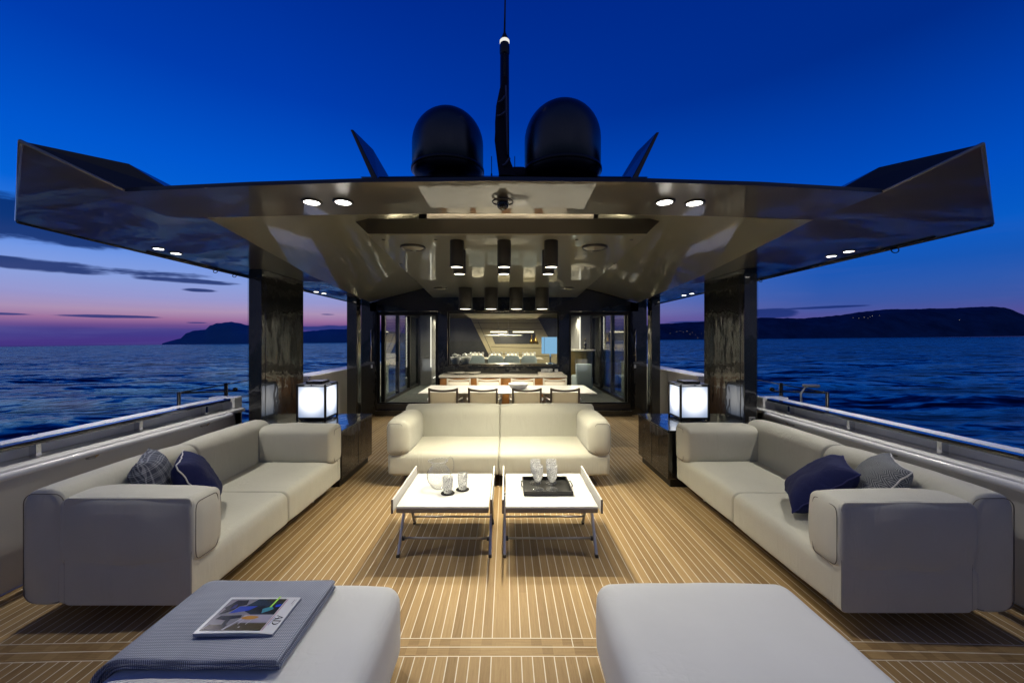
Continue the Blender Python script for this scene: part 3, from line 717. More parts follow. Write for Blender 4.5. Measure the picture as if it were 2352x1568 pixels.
def downlight(x, y, r, power, label, aim=(0,0,-1), z=SZ, size=140):
    t = thing('downlight', label, 'downlight', (x,y,z), group='round recessed downlights in the roof')
    obj('ring', MB().lathe([(r*1.35,0),(r*1.35,-.006),(r*1.05,-.008),(r*.98,-.003)], n=28), M['chrome_dark'], t)
    obj('lens', MB().lathe([(r,-.0075),(0,-.0085)], n=24), M['led'], t)
    if power: spot('downlight_beam', (x,y,z-.02), power, (1,.95,.86), size, .8, .03, t, aim)
LP = 37
downlight(-1.099,2.25,.042,LP,'outer downlight of the left pair on the roof lip',(-.1,-.62,-1))
downlight(-.922,2.25,.042,LP,'inner downlight of the left pair on the roof lip',(0,-.62,-1))
downlight(.895,2.25,.042,LP,'inner downlight of the right pair on the roof lip',(0,-.62,-1))
downlight(1.07,2.265,.042,LP,'outer downlight of the right pair on the roof lip',(.1,-.62,-1))
for (x, y, lb) in ((-2.97,3.40,'near downlight of the pair under the left roof edge'),(-2.97,3.58,'far downlight of the pair under the left roof edge'),
                   (3.02,3.70,'far downlight of the pair under the right roof edge'),(3.01,3.50,'near downlight of the pair under the right roof edge'),
                   (-3.08,6.45,'near downlight beyond the left pillar'),(-3.06,6.68,'far downlight beyond the left pillar'),
                   (3.12,6.70,'near downlight beyond the right pillar'),(3.10,6.95,'far downlight beyond the right pillar')):
    downlight(x, y, .036, 42 if y < 6 else 28, lb, (-.25 if x > 0 else .25, -.1, -1))
sc_ = thing('security_camera', 'round dome security camera hanging from the middle of the roof lip', 'camera', (-.02,2.21,SZ))
obj('mount', MB().lathe([(.030,0),(.032,-.012),(.028,-.022)], n=24), M['chrome_dark'], sc_)
obj('collar_ring', MB().tube([(.056*math.cos(a),.056*math.sin(a),-.016) for a in [2*math.pi*i/32 for i in range(32)]], .005, 8, closed=True), M['chrome_dark'], sc_)
obj('dome', MB().lathe([(.034,-.022),(.034,-.034),(.028,-.048),(.015,-.058),(0,-.061)], n=24), M['domeglass'], sc_)
obj('lens_ball', MB().lathe([(0,-.026),(.02,-.032),(.02,-.046),(0,-.052)], n=16), M['blackflat'], sc_)
def hook(x, y, label, r=.022):
    t = thing('roof_hook', label, 'hook', (x,y,SZ-.005), group='ring hooks under the roof edge')
    obj('ring', MB().tube([(r*math.cos(a)*1.0,0,r*.7*math.sin(a)-.018) for a in [2*math.pi*i/20 for i in range(20)]], .004, 6, closed=True), M['blackflat'], t)
    obj('base', MB().box(-.012,.012,-.008,.008,-.006,.004), M['blackflat'], t)
hook(-3.23,4.42,'nearer of the two ring hooks under the left roof edge')
hook(-3.23,4.73,'farther of the two ring hooks under the left roof edge')
hook(3.29,3.37,'wide ring hook under the right roof edge', .032)
hook(3.29,5.15,'small ring hook under the right roof edge by the pillar', .018)

# ------------------------------------------------------------------ on the roof
DB = EYE+1.155
base = thing('roof_plinth', 'low black plinth on the roof carrying the domes and mast', 'plinth', (0,3.1,ZT))
obj('plinth', MB().hull8([(-1.05,2.85,EYE+1.165),(1.02,2.85,EYE+1.165),(1.1,4.6,EYE+1.165),(-1.1,4.6,EYE+1.165),(-.55,3.0,EYE+1.235),(.55,3.0,EYE+1.235),(.9,4.6,EYE+1.24),(-.9,4.6,EYE+1.24)]), M['carbon'], base, world=True, bevel=.01)
def radome(x, y, r, zb, h, label):
    t = thing('satellite_dome', label, 'satellite dome', (x,y,zb), group='satellite domes on the roof')
    prof = [(r*.62,-.02),(r*.9,-.004),(r,.025),(r,h-r*1.02)]
    for i in range(1,13): a = math.pi/2*i/12; prof.append((r*math.cos(a), h-r*1.02+r*1.02*math.sin(a)))
    obj('shell', MB().lathe(prof, n=56), M['dome'], t)
    obj('flange', MB().lathe([(r*1.0,.026),(r*1.025,.03),(r*1.025,.05),(r*1.0,.054)], n=56), M['blackflat'], t)
    obj('pedestal', MB().lathe([(r*.62,-.02),(r*.5,-.05),(r*.5,-(zb-EYE-1.23))], n=32), M['blackflat'], t)
radome((1029-1163)/915*3.2, 3.2, .283, EYE+378*3.2/915-.01, .53, 'smaller black satellite dome on the roof left of the mast')
radome((1291.5-1163)/915*3.0, 3.0, .284, EYE+378*3.0/915-.02, .56, 'larger black satellite dome on the roof right of the mast')
def blade(x0, z0, x1, z1, y, label):
    t = thing('roof_fin', label, 'fin', (x0,y,z0), group='slanted black blades on the roof')
    f = MB(); w = .022; L = .5; s = 1 if x1 > x0 else -1
    f.hull8([(x0-w,y,z0),(x0+w,y,z0),(x0+w+s*.0-s*.05,y+L,z0+.02),(x0-w-s*.05,y+L,z0+.02),(x1-w*.5,y,z1),(x1+w*.5,y,z1),(x1+w*.4-s*.06,y+L*.5,z1-.02),(x1-w*.4-s*.06,y+L*.5,z1-.02)])
    obj('blade', f, M['carbon'], t, world=True, bevel=.006)
    obj('foot', MB().box(x0-.04,x0+.04,y-.02,y+L,EYE+1.085,z0), M['carbon'], t, world=True, bevel=.005)
D = 2.8
blade((864-1163)/915*D, EYE+362*D/915, (807-1163)/915*D, EYE+483*D/915, D, 'thin black blade leaning left on the roof')
blade((1452-1163)/915*D, EYE+358*D/915, (1512-1163)/915*D, EYE+477*D/915, D, 'thin black blade leaning right on the roof')
# mast
D = 2.95; mx = (1159-1163)/915*D; zz = lambda py: EYE+(780-py)*D/915
ms = thing('mast', 'tall black mast with a lit white ring and whip aerial on the roof', 'mast', (mx,D,ZT))
obj('pole', MB().tube([(mx,D,EYE+1.18),(mx,D,zz(125))], [.036,.033], 20), M['pole'], ms, world=True)
obj('lamp_body', MB().lathe([(.034,zz(126)),(.037,zz(122)),(.037,zz(108)),(.033,zz(101))], (mx,D,0), 24), M['pole'], ms, world=True)
obj('lamp_ring', MB().lathe([(.033,zz(101)),(.036,zz(99)),(.036,zz(94.5)),(.032,zz(93))], (mx,D,0), 24), M['navlight'], ms, world=True)
obj('cone_cap', MB().lathe([(.032,zz(93)),(.024,zz(87)),(.008,zz(75)),(.006,zz(60))], (mx,D,0), 20), M['pole'], ms, world=True)
obj('whip_aerial', MB().tube([(mx,D,zz(75)),(mx+.004,D,zz(0)),(mx+.008,D,zz(-160))], [.007,.0055,.003], 8), M['pole'], ms, world=True)
fg = thing('furled_flag', 'dark flag with pale stripes hanging furled against the mast', 'flag', (mx,D-.05,zz(400)))
prof = [(185,-3,6,2),(215,-9,10,4),(250,-14,16,7),(290,-17,18,9),(330,-14,19,10),(370,-8,20,10),(400,-2,24,12),(412,2,30,12)]
vs = []; nseg = 14
for (py, cx, w, dd) in prof:
    for k in range(nseg):
        a = 2*math.pi*k/nseg; rr = 1+.18*math.sin(3*a+py*.05)
        vs.append((mx+(cx*.8+w*.72*math.cos(a)*rr+4)*D/915, D-.045+dd*math.sin(a)*rr*D/915, zz(py)))
fs = [(i*nseg+k, (i+1)*nseg+k, (i+1)*nseg+(k+1)%nseg, i*nseg+(k+1)%nseg) for i in range(len(prof)-1) for k in range(nseg)]
obj('cloth', MB().add(vs, fs, True), M['flag'], fg, world=True)
for (a, b) in (((-14,252),(4,240)),((-17,282),(5,276)),((3,215),(7,372)),((-4,392),(12,380))):
    pth = []
    for i in range(7):
        f_ = i/6; pth.append((mx+(a[0]+(b[0]-a[0])*f_)*D/915, D-.092-.008*math.sin(f_*3.1), zz(a[1]+(b[1]-a[1])*f_+3*math.sin(f_*5))))
    obj('stripe', MB().tube(pth, .0075, 6), M['flagw'], fg, world=True)
hp = thing('flag_bundle', 'small bunched cloth at the foot of the mast', 'cloth', (mx+.09,D,zz(405)))
obj('bundle', MB().soft(mx+.04,mx+.16,D-.05,D+.05,zz(412),zz(388), r=.03, wob=.015, mid=6), M['flag'], hp, world=True)
for px, lb in ((1128,'thin whip aerial on the roof just left of the mast'),(1183,'thin whip aerial on the roof just right of the mast')):
    x = (px-1163)/915*D; t = thing('whip_aerial', lb, 'aerial', (x,D+.1,ZT))
    obj('rod', MB().tube([(x,D+.1,EYE+1.2),(x,D+.1,zz(345))], .0032, 6), M['pole'], t, world=True)
    obj('ferrule', MB().tube([(x,D+.1,EYE+1.23),(x,D+.1,EYE+1.27)], .006, 8), M['chrome_dark'], t, world=True)

# ------------------------------------------------------------------ pillars, lockers, lanterns
def pillar(s, xi, label):
    t = thing('pillar', label, 'pillar', (xi, 4.22, 0))
    a, b = min(xi, xi+s*.14), max(xi, xi+s*.14)
    y0 = abs(xi)*915/(563 if s < 0 else 547); y1 = abs(xi)*915/(466 if s < 0 else 454)
    obj('core', MB().box(a, b, y0, y1, 0, SZ-.001), M['black'], t, world=True, bevel=.006)
    a2, b2 = (xi-s*.004), (xi+s*.02)
    obj('face_panel', MB().box(min(a2,b2), max(a2,b2), y0+.07, y1-.07, .62, 2.27), M['black'], t, world=True, bevel=.004)
    obj('glass_edge', MB().box(min(xi+s*.141,xi+s*.149), max(xi+s*.141,xi+s*.149), y0-.005, y1-.05, .9, SZ-.05), M['window'], t, world=True)
    return t
pillar(-1, -2.70, 'broad black gloss pillar standing behind the left sofa')
pillar(1, 2.60, 'broad black gloss pillar standing behind the right sofa')
sk = thing('power_socket', 'small grey socket plate on the right pillar beside the bulwark', 'socket', (2.68,4.34,.66))
obj('plate', MB().box(2.645,2.715,4.336,4.3495,.60,.73), M['socket'], sk, world=True, bevel=.003)
obj('hole', MB().lathe([(0,0),(.016,0)], n=16).xf(Matrix.Translation((2.68,4.3345,.695)) @ Matrix.Rotation(R(90),4,'X')), M['blackflat'], sk, world=True)
obj('hole', MB().lathe([(0,0),(.016,0)], n=16).xf(Matrix.Translation((2.68,4.3345,.64)) @ Matrix.Rotation(R(90),4,'X')), M['blackflat'], sk, world=True)
def locker(s, xi, xo, label):
    t = thing('side_locker', label, 'locker', (xi, 4.21, 0))
    a, b = min(xi, xo), max(xi, xo)
    # slanting inner face as the console widens slightly
    obj('body', MB().box(a, b, 4.21, 5.16, .09, .595), M['black'], t, world=True, bevel=.008)
    obj('plinth', MB().box(a+(.04 if s > 0 else .0), b-(.04 if s < 0 else 0), 4.25, 5.12, .001, .088), M['blackflat'], t, world=True)
    obj('top', MB().box(a-.006, b+.006, 4.204, 5.17, .598, .612), M['black'], t, world=True, bevel=.003)
    obj('door_line', MB().box((xi-.0015) if s > 0 else (xi-.001), (xi+.001) if s > 0 else (xi+.0015), 4.68, 4.684, .12, .58), M['blackflat'], t, world=True)
    return t
locker(-1, -1.74, -2.695, 'low black gloss locker behind the left sofa carrying a lantern')
locker(1, 1.71, 2.595, 'low black gloss locker behind the right sofa carrying a lantern')
def lantern(x, y, label):
    t = thing('lantern', label, 'lantern', (x,y,.613), group='square lanterns on the lockers')
    h = .165; H = .42
    for sx in (-1,1):
        for sy in (-1,1):
            obj('post', MB().box(sx*h-.011, sx*h+.011, sy*h-.011, sy*h+.011, 0, H), M['blackflat'], t, bevel=.002)
    for z in (.025, H-.02):
        fr = MB()
        for s_ in (-1,1):
            fr.box(-h+.012,h-.012,s_*h-.008,s_*h+.008,z,z+.014); fr.box(s_*h-.008,s_*h+.008,-h+.012,h-.012,z,z+.014)
        obj('frame', fr, M['blackflat'], t)
    for s_, ax in ((-1,'y'),(1,'y'),(-1,'x'),(1,'x')):
        b = MB()
        if ax == 'y': b.box(-h+.013,h-.013,s_*(h-.004)-.002,s_*(h-.004)+.002,.04,H-.021)
        else: b.box(s_*(h-.004)-.002,s_*(h-.004)+.002,-h+.013,h-.013,.04,H-.021)
        obj('pane', b, M['pane'], t)
    obj('lid', MB().box(-h-.008,h+.008,-h-.008,h+.008,H+.0005,H+.012), M['blackflat'], t, bevel=.002)
    obj('vent_cap', MB().box(-.10,.10,-.10,.10,H+.013,H+.04), M['blackflat'], t, bevel=.004)
    obj('base_plate', MB().box(-h+.012,h-.012,-h+.012,h-.012,.012,.023), M['blackflat'], t)
    return t
lantern(-2.305, 4.87, 'lit square black lantern on the left locker')
lantern(2.225, 4.87, 'lit square black lantern on the right locker')

# posts by the boarding gap
def gate_post(xa, xb, label):
    t = thing('deck_post', label, 'post', (xa,7.4,0))
    obj('post', MB().box(xa, xb, 7.4, 7.62, 0, SZ-.001), M['black'], t, world=True, bevel=.006)
    obj('foot_plate', MB().box(xa-.01, xb+.01, 7.39, 7.63, 0.001, .05), M['chrome_dark'], t, world=True)
    xm = xb+.012 if xa < 0 else xa-.012
    obj('side_trim', MB().tube([(xm,7.41,.2),(xm,7.41,2.1)], .008, 6), M['chrome_dark'], t, world=True)
gate_post(-2.965,-2.78,'slim black post at the left side deck, next to the glass doors')
gate_post(2.70,2.86,'slim black post at the right side deck, next to the glass doors')

# ------------------------------------------------------------------ saloon front (bulkhead with doors and window)
Y = 8.3
bk = thing('saloon_bulkhead', 'black framed saloon front spanning the far end of the deck', 'wall', (0,Y,0))
for (a_, b_) in ((-3.03,-2.70),(2.585,2.93)): obj('jamb', MB().box(a_,b_,Y,Y+.12,0,SZ-.002), M['black'], bk, world=True, bevel=.004)
for (a_, b_) in ((-1.43,-1.23),(1.10,1.305)): obj('mullion', MB().box(a_,b_,Y,Y+.12,.236,2.16), M['black'], bk, world=True, bevel=.004)
obj('panel', MB().box(-1.228,1.098,Y+.01,Y+.12,.236,1.03), M['black'], bk, world=True, bevel=.004)
obj('header', MB().poly([(-2.84,Y,2.162),(2.75,Y,2.162),(2.75,Y,EYE+.75),(1.6,Y,EYE+1.06),(-1.7,Y,EYE+1.06),(-2.84,Y,EYE+.77)][::-1], (0,.12,0)), M['black'], bk, world=True)
obj('step', MB().box(-2.70,2.585,Y-.12,Y+.10,.001,.12), M['black'], bk, world=True, bevel=.006)
obj('sill', MB().box(-2.70,2.585,Y-.02,Y+.14,.122,.235), M['chrome_dark'], bk, world=True, bevel=.004)
obj('sill_trim', MB().tube([(-2.69,Y-.125,.115),(2.58,Y-.125,.115)], .006, 6), M['steel'], bk, world=True)
def door(x0, x1, hx, label):
    t = thing('glass_door', label, 'door', ((x0+x1)/2,Y,.236))
    f = MB(); w = .045
    f.box(x0,x0+w,Y+.02,Y+.07,.238,2.158); f.box(x1-w,x1,Y+.02,Y+.07,.238,2.158)
    f.box(x0+w,x1-w,Y+.02,Y+.07,2.08,2.158); f.box(x0+w,x1-w,Y+.02,Y+.07,.238,.262)
    obj('frame', f, M['blackflat'], t, world=True, bevel=.003)
    obj('pane', MB().box(x0+w,x1-w,Y+.04,Y+.048,.263,2.079), M['window'], t, world=True)
    obj('handle', MB().tube([(hx,Y,1.12),(hx,Y-.05,1.12),(hx,Y-.05,1.78),(hx,Y,1.78)], .013, 10), M['steel'], t, world=True)
    obj('lock', MB().box(hx-.02,hx+.02,Y-.012,Y-.001,.98,1.05), M['steel'], t, world=True, bevel=.003)
door(-2.695,-1.435,-2.80,'tall glass door left of the saloon window')
door(1.307,2.58,2.68,'tall glass door right of the saloon window')
wn = thing('saloon_window', 'wide saloon window above the wooden sideboard', 'window', (0,Y,1.03))
f = MB(); f.box(-1.225,-1.19,Y+.02,Y+.07,1.036,2.158); f.box(1.063,1.098,Y+.02,Y+.07,1.036,2.158); f.box(-1.19,1.063,Y+.02,Y+.07,2.12,2.158); f.box(-1.19,1.063,Y+.02,Y+.07,1.036,1.06)
obj('frame', f, M['blackflat'], wn, world=True, bevel=.003)
obj('pane', MB().box(-1.19,1.063,Y+.04,Y+.048,1.061,2.119), M['window'], wn, world=True)

# saloon interior
FZ = .22
tagset(obj('saloon_floor', MB().box(-3.0,2.95,Y+.145,16,FZ-.1,FZ), M['carpet']), kind='structure')
sal = thing('saloon_room', 'dark saloon walls and ceiling seen through the glass', 'room', (0,12,FZ))
obj('ceiling', MB().box(-3.0,2.95,Y+.125,16,2.40,2.45), M['darkwall'], sal, world=True)
obj('back_wall', MB().box(-3.0,2.95,15.6,15.75,FZ,2.4), M['darkwall'], sal, world=True)
obj('side_wall', MB().box(-3.02,-2.98,11.9,15.6,FZ,2.4), M['darkwall'], sal, world=True)
obj('side_wall', MB().box(2.93,2.97,11.9,15.6,FZ,2.4), M['darkwall'], sal, world=True)
for s_, xx in ((-1,-2.62),(1,2.56)):
    f = MB()
    for yy in (8.45,9.55,10.65,11.7): f.box(xx-.04,xx+.04,yy,yy+.09,FZ,2.39)
    f.box(xx-.035,xx+.035,8.54,11.7,FZ,FZ+.07); f.box(xx-.035,xx+.035,8.54,11.7,2.2,2.3)
    obj('glazing_frame', f, M['blackflat'], sal, world=True)
    obj('glazing', MB().box(xx-.005,xx+.005,8.54,11.7,FZ+.07,2.2), M['window'], sal, world=True)
    obj('light_strip', MB().tube([(xx*.86,11.9,.75),(xx*.86,11.9,2.25)], .012, 6), M['strip'], sal, world=True)
    obj('cabinet', MB().box(min(xx*.99,xx*.86),max(xx*.99,xx*.86),12.0,13.6,FZ,2.3), M['grey'], sal, world=True, bevel=.01)
    obj('base_light_strip', MB().tube([(xx*.84,12.0,.42),(xx*.84,13.4,.42)], .012, 6), M['strip'], sal, world=True)
YB = 15.5; k = YB/915
def bp(px, py): return ((px-1163)*k, YB, EYE+(780-py)*k)
wl = thing('feature_wall', 'slanting beige wall panel with a dark lit niche at the back of the saloon', 'wall panel', (0,YB,FZ))
def bpn(lst): return [bp(*q) for q in lst]
# panel built as four pieces round the niche
A = (1081,731); B = (1236,731); C = (1302,855); Dd = (1143,855); a = (1124,759); b_ = (1226,759); c = (1238,790); d = (1137,790)
w = MB()
for quad in ((A,B,b_,a),(B,C,c,b_),(C,Dd,d,c),(Dd,A,a,d)): w.poly(bpn(quad), (0,.08,0))
obj('panel', w, M['beigewall'], wl, world=True)
obj('niche_back', MB().poly([(x,YB+.25,z) for (x,_,z) in bpn((a,b_,c,d))], (0,.02,0)).box(*[0,0.001,YB+.24,YB+.241,1.6,1.601]), M['darkwall'], wl, world=True)
obj('niche_light', MB().box(bp(1126,0)[0],bp(1165,0)[0],YB+.09,YB+.12,EYE+16.5*k,EYE+19.5*k), M['ledwarm'], wl, world=True)
obj('niche_light', MB().box(bp(1178,0)[0],bp(1226,0)[0],YB+.09,YB+.12,EYE+16.5*k,EYE+19.5*k), M['ledwarm'], wl, world=True)
for (p0, p1) in (((1086,742),(1243,742)),((1092,754),(1246,756)),((1128,796),(1262,800)),((1133,812),(1270,818)),((1098,738),(1131,812))):
    q0, q1 = bp(*p0), bp(*p1); obj('joint_line', MB().tube([(q0[0],YB-.004,q0[2]),(q1[0],YB-.004,q1[2])], .008, 4), M['darkwall'], wl, world=True)
cp = thing('saloon_ceiling_raft', 'beige lit ceiling raft over the saloon table', 'ceiling panel', (0,13,2.2))
z1 = EYE+.60
obj('raft', MB().poly([(-1.15,9.9,z1+.12),(1.02,9.9,z1+.12),(1.15,15.3,z1+.2),(-1.35,15.3,z1+.2)][::-1], (0,0,.04)), M['cove'], cp, world=True)
obj('raft_edge', MB().box(-1.17,1.04,9.84,9.895,z1+.09,z1+.17), M['beigewall'], cp, world=True, bevel=.004)
for x in (-.9,-.45,0,.45,.9):
    obj('spotlight', MB().lathe([(0,0),(.02,0)], (x,9.832,z1+.12), 8).xf(Matrix.Identity(4)), M['led'], cp, world=True)
D = 12.9
lm = thing('suspended_saloon_lamp', 'long white lens shaped lamp hung over the saloon table', 'lamp', ((1156-1163)/915*D,D,EYE+.13))
xc = (1156-1163)/915*D; zc = EYE+10*D/915
obj('shade', MB().lathe([(0,.03),(.35,.022),(.62,.004),(.66,0),(.62,-.006),(.35,-.035),(0,-.045)], (0,0,0), 32).xf(Matrix.Translation((xc,D,zc)) @ Matrix.Diagonal((1,.4,1,1))), M['ceramic'], lm, world=True)
for dx_ in (-.16,.16): obj('rod', MB().tube([(xc+dx_,D,zc),(xc+dx_,D,2.25)], .006, 6), M['steel'], lm, world=True)
for i, px in enumerate((1222,1232)):
    q = bp(px, 789); sh = .62 if i == 0 else .78
    t = thing('brass_vase', '%s brass vase in the lit niche'%('shorter' if i == 0 else 'taller'), 'vase', (q[0],YB+.12,q[2]), group='brass vases in the niche')
    obj('body', MB().lathe([(0,0),(.06,0),(.09,.08),(.07,.2*sh/.7),(.03,.28*sh/.7),(.025,.34*sh/.7),(.045,.38*sh/.7)], n=20), M['brass'], t)
    obj('rim', MB().lathe([(.045,.38*sh/.7),(.05,.39*sh/.7),(.04,.4*sh/.7)], n=20), M['brass'], t)
# saloon dining set
ST = .74+FZ
tb = thing('saloon_table', 'pale dining table inside the saloon', 'table', (0,13.2,FZ))
obj('top', MB().soft(-1.35,1.2,12.75,13.9,ST-.03,ST, r=.014, mid=3, seg=2), M['stone'], tb, world=True)
for x in (-.8,.65): obj('leg', MB().box(x-.12,x+.12,13.1,13.5,FZ,ST-.031), M['chrome_dark'], tb, world=True)
def tub_chair(mt):
    t = thing('tub_chair', 'x', 'chair', (0,0,FZ))
    obj('backrest', MB().soft(-.25,.25,-.05,.06,.30,.86, r=.05, mid=4, seg=3, rz1=.16, rx0=.12, rx1=.12), mt, t)
    obj('seat', MB().soft(-.26,.26,.062,.5,.32,.47, r=.05, mid=4, seg=3), mt, t)
    for sx in (-.2,.2):
        for sy in (.02,.44): obj('leg', MB().tube([(sx,sy,0),(sx,sy,.33)], .014, 6), M['chrome_dark'], t)
    return t
c0 = tub_chair(M['skychair']); gl = 'pale blue tub chairs at the saloon table'
lbs = ('leftmost','second from left','third from left','rightmost')
for i, px in enumerate((1095.7,1138.8,1176,1214.8)):
    x = (px-1163)/915*12.5; lb = '%s pale blue tub chair inside at the near side of the saloon table'%lbs[i]
    if i == 0: c0.location = (x,12.45,FZ); c0['label'] = lb; c0['group'] = gl
    else: copy_tree(c0, (x,12.45,FZ), label=lb, group=gl)
c1 = tub_chair(M['chairwhite']); gl = 'cream tub chairs at the far side of the saloon table'
for i, px in enumerate((1095,1137,1177,1215)):
    x = (px-1163)/915*14.2; lb = '%s cream tub chair at the far side of the saloon table'%lbs[i]
    if i == 0: c1.location = (x,14.4,FZ); c1['label'] = lb; c1['group'] = gl; c1.rotation_euler = (0,0,R(180))
    else: copy_tree(c1, (x,14.4,FZ), label=lb, group=gl, rz=R(180))
def wineglass_mb(): return MB().lathe([(0,0),(.035,.001),(.035,.004),(.005,.010),(.004,.08),(.02,.10),(.042,.14),(.040,.19),(.035,.21)], n=14)
w0 = None
gl = 'wine glasses on the saloon table'
for i, px in enumerate((1095.7,1138.8,1176,1214.8)):
    for j in range(4):
        x = (px-1163)/915*13.0+(-.19+.125*j); y = 12.95+.09*(j % 2)
        lb = '%s wine glass of the %s group on the saloon table'%(('leftmost','second','third','rightmost')[j],('leftmost','second','third','rightmost')[i])
        if w0 is None:
            me_o = obj('wine_glass', wineglass_mb(), M['crystal']); w0 = me_o; tagset(w0, lb, 'glass', gl); w0.location = (x,y,ST)
        else:
            q = w0.copy(); COL.objects.link(q); q.location = (x,y,ST); q['label'] = lb
# blue lamp, flower bowls, armchair, bar inside
D = 9.5; lx = (1264-1163)/915*D
tl = thing('blue_table_lamp', 'table lamp with a glowing pale blue rectangular shade behind the window', 'lamp', (lx,D,1.0))
obj('shade', MB().box(lx-.20,lx+.20,D-.1,D+.1,EYE-32*D/915,EYE+6*D/915), M['blueshade'], tl, world=True, bevel=.01)
obj('stem', MB().tube([(lx,D,1.02),(lx,D,EYE-32*D/915)], .018, 12), M['steel'], tl, world=True)
obj('base', MB().lathe([(0,.03),(.09,.025),(.1,0)], (lx,D,.995), 20), M['steel'], tl, world=True)
obj('shade_rib', MB().box(lx-.155,lx-.148,D-.104,D-.101,EYE-32*D/915,EYE+6*D/915).box(lx+.148,lx+.153,D-.104,D-.101,EYE-32*D/915,EYE+6*D/915), M['grey'], tl, world=True)
cs = thing('inner_console', 'dark low console just inside the saloon window', 'console', (0,9.5,FZ))
obj('top', MB().box(-1.35,1.35,9.15,9.8,.96,.995), M['darkwall'], cs, world=True, bevel=.004)
for x in (-1.3,1.22): obj('leg', MB().box(x,x+.08,9.3,9.7,FZ,.958), M['darkwall'], cs, world=True)
def flowerbowl(x, y, r, label):
    t = thing('flower_bowl', label, 'flower bowl', (x,y,.996), group='bowls of white flowers inside the window')
    obj('bowl', MB().lathe([(0,0),(r*.5,0),(r*.85,.09),(r,.17),(r*.95,.17),(r*.8,.10)], n=24), M['ceramic'], t)
    rnd = random.Random(int(x*100)); fb = MB()
    for i in range(26):
        a = rnd.uniform(0,6.28); q = rnd.uniform(0,r*.95); s = MB().lathe([(0,-.022),(.02,-.012),(.026,0),(.018,.014),(0,.02)], (q*math.cos(a), q*math.sin(a), .19+rnd.uniform(0,.045)*(1.2-q/r)), 7)
        fb.add(s.v, s.f, True)
    tagset(obj('blossoms', fb, M['ceramic'], t), kind='stuff')
flowerbowl(-1.20, 9.45, .13, 'small flower bowl cut off by the left frame of the saloon window')
flowerbowl(-.99, 9.7, .15, 'round bowl of white flowers left of the pale blue chairs')
arm = thing('saloon_armchair', 'pale blue armchair behind the right glass door', 'armchair', (1.95,10.2,FZ))
obj('seat', MB().soft(1.75,2.2,10.1,10.75,FZ+.1,FZ+.42, r=.04, mid=3, seg=2), M['skychair'], arm, world=True)
obj('backrest', MB().soft(1.75,2.15,9.95,10.095,FZ+.1,FZ+.75, r=.04, mid=3, seg=2), M['skychair'], arm, world=True)
br = thing('bar_counter', 'gold fronted bar counter behind the right glass door', 'bar', (2.1,11.2,FZ))
obj('front', MB().lathe([(.36,0),(.36,1.0)], (2.05,11.2,.25), 28), M['brass'], br, world=True)
obj('top', MB().lathe([(0,.04),(.44,.04),(.45,.02),(.44,0),(0,0)], (2.05,11.2,1.255), 28), M['stone'], br, world=True)
bt = thing('bottle', 'dark bottle standing on the gold bar', 'bottle', (2.2,11.1,1.30))
obj('body', MB().lathe([(0,0),(.035,0),(.037,.17),(.013,.23),(.013,.3),(0,.3)], n=14), M['black'], bt)
obj('cap', MB().lathe([(.0145,.27),(.0145,.305),(0,.306)], n=10), M['brass'], bt)
for (x, y, z, p_) in ((-.1,13.2,2.2,420),(-.1,9.9,2.2,90),(-2.1,13.0,2.2,90),(2.0,12.2,2.2,110),(-2.0,9.6,2.2,60),(1.9,9.6,2.2,60)):
    spot('saloon_fill_light', (x,y,z), p_, (1,.84,.6), 172, .3, .08, sal)  # unseen lights added to brighten the saloon, without fittings

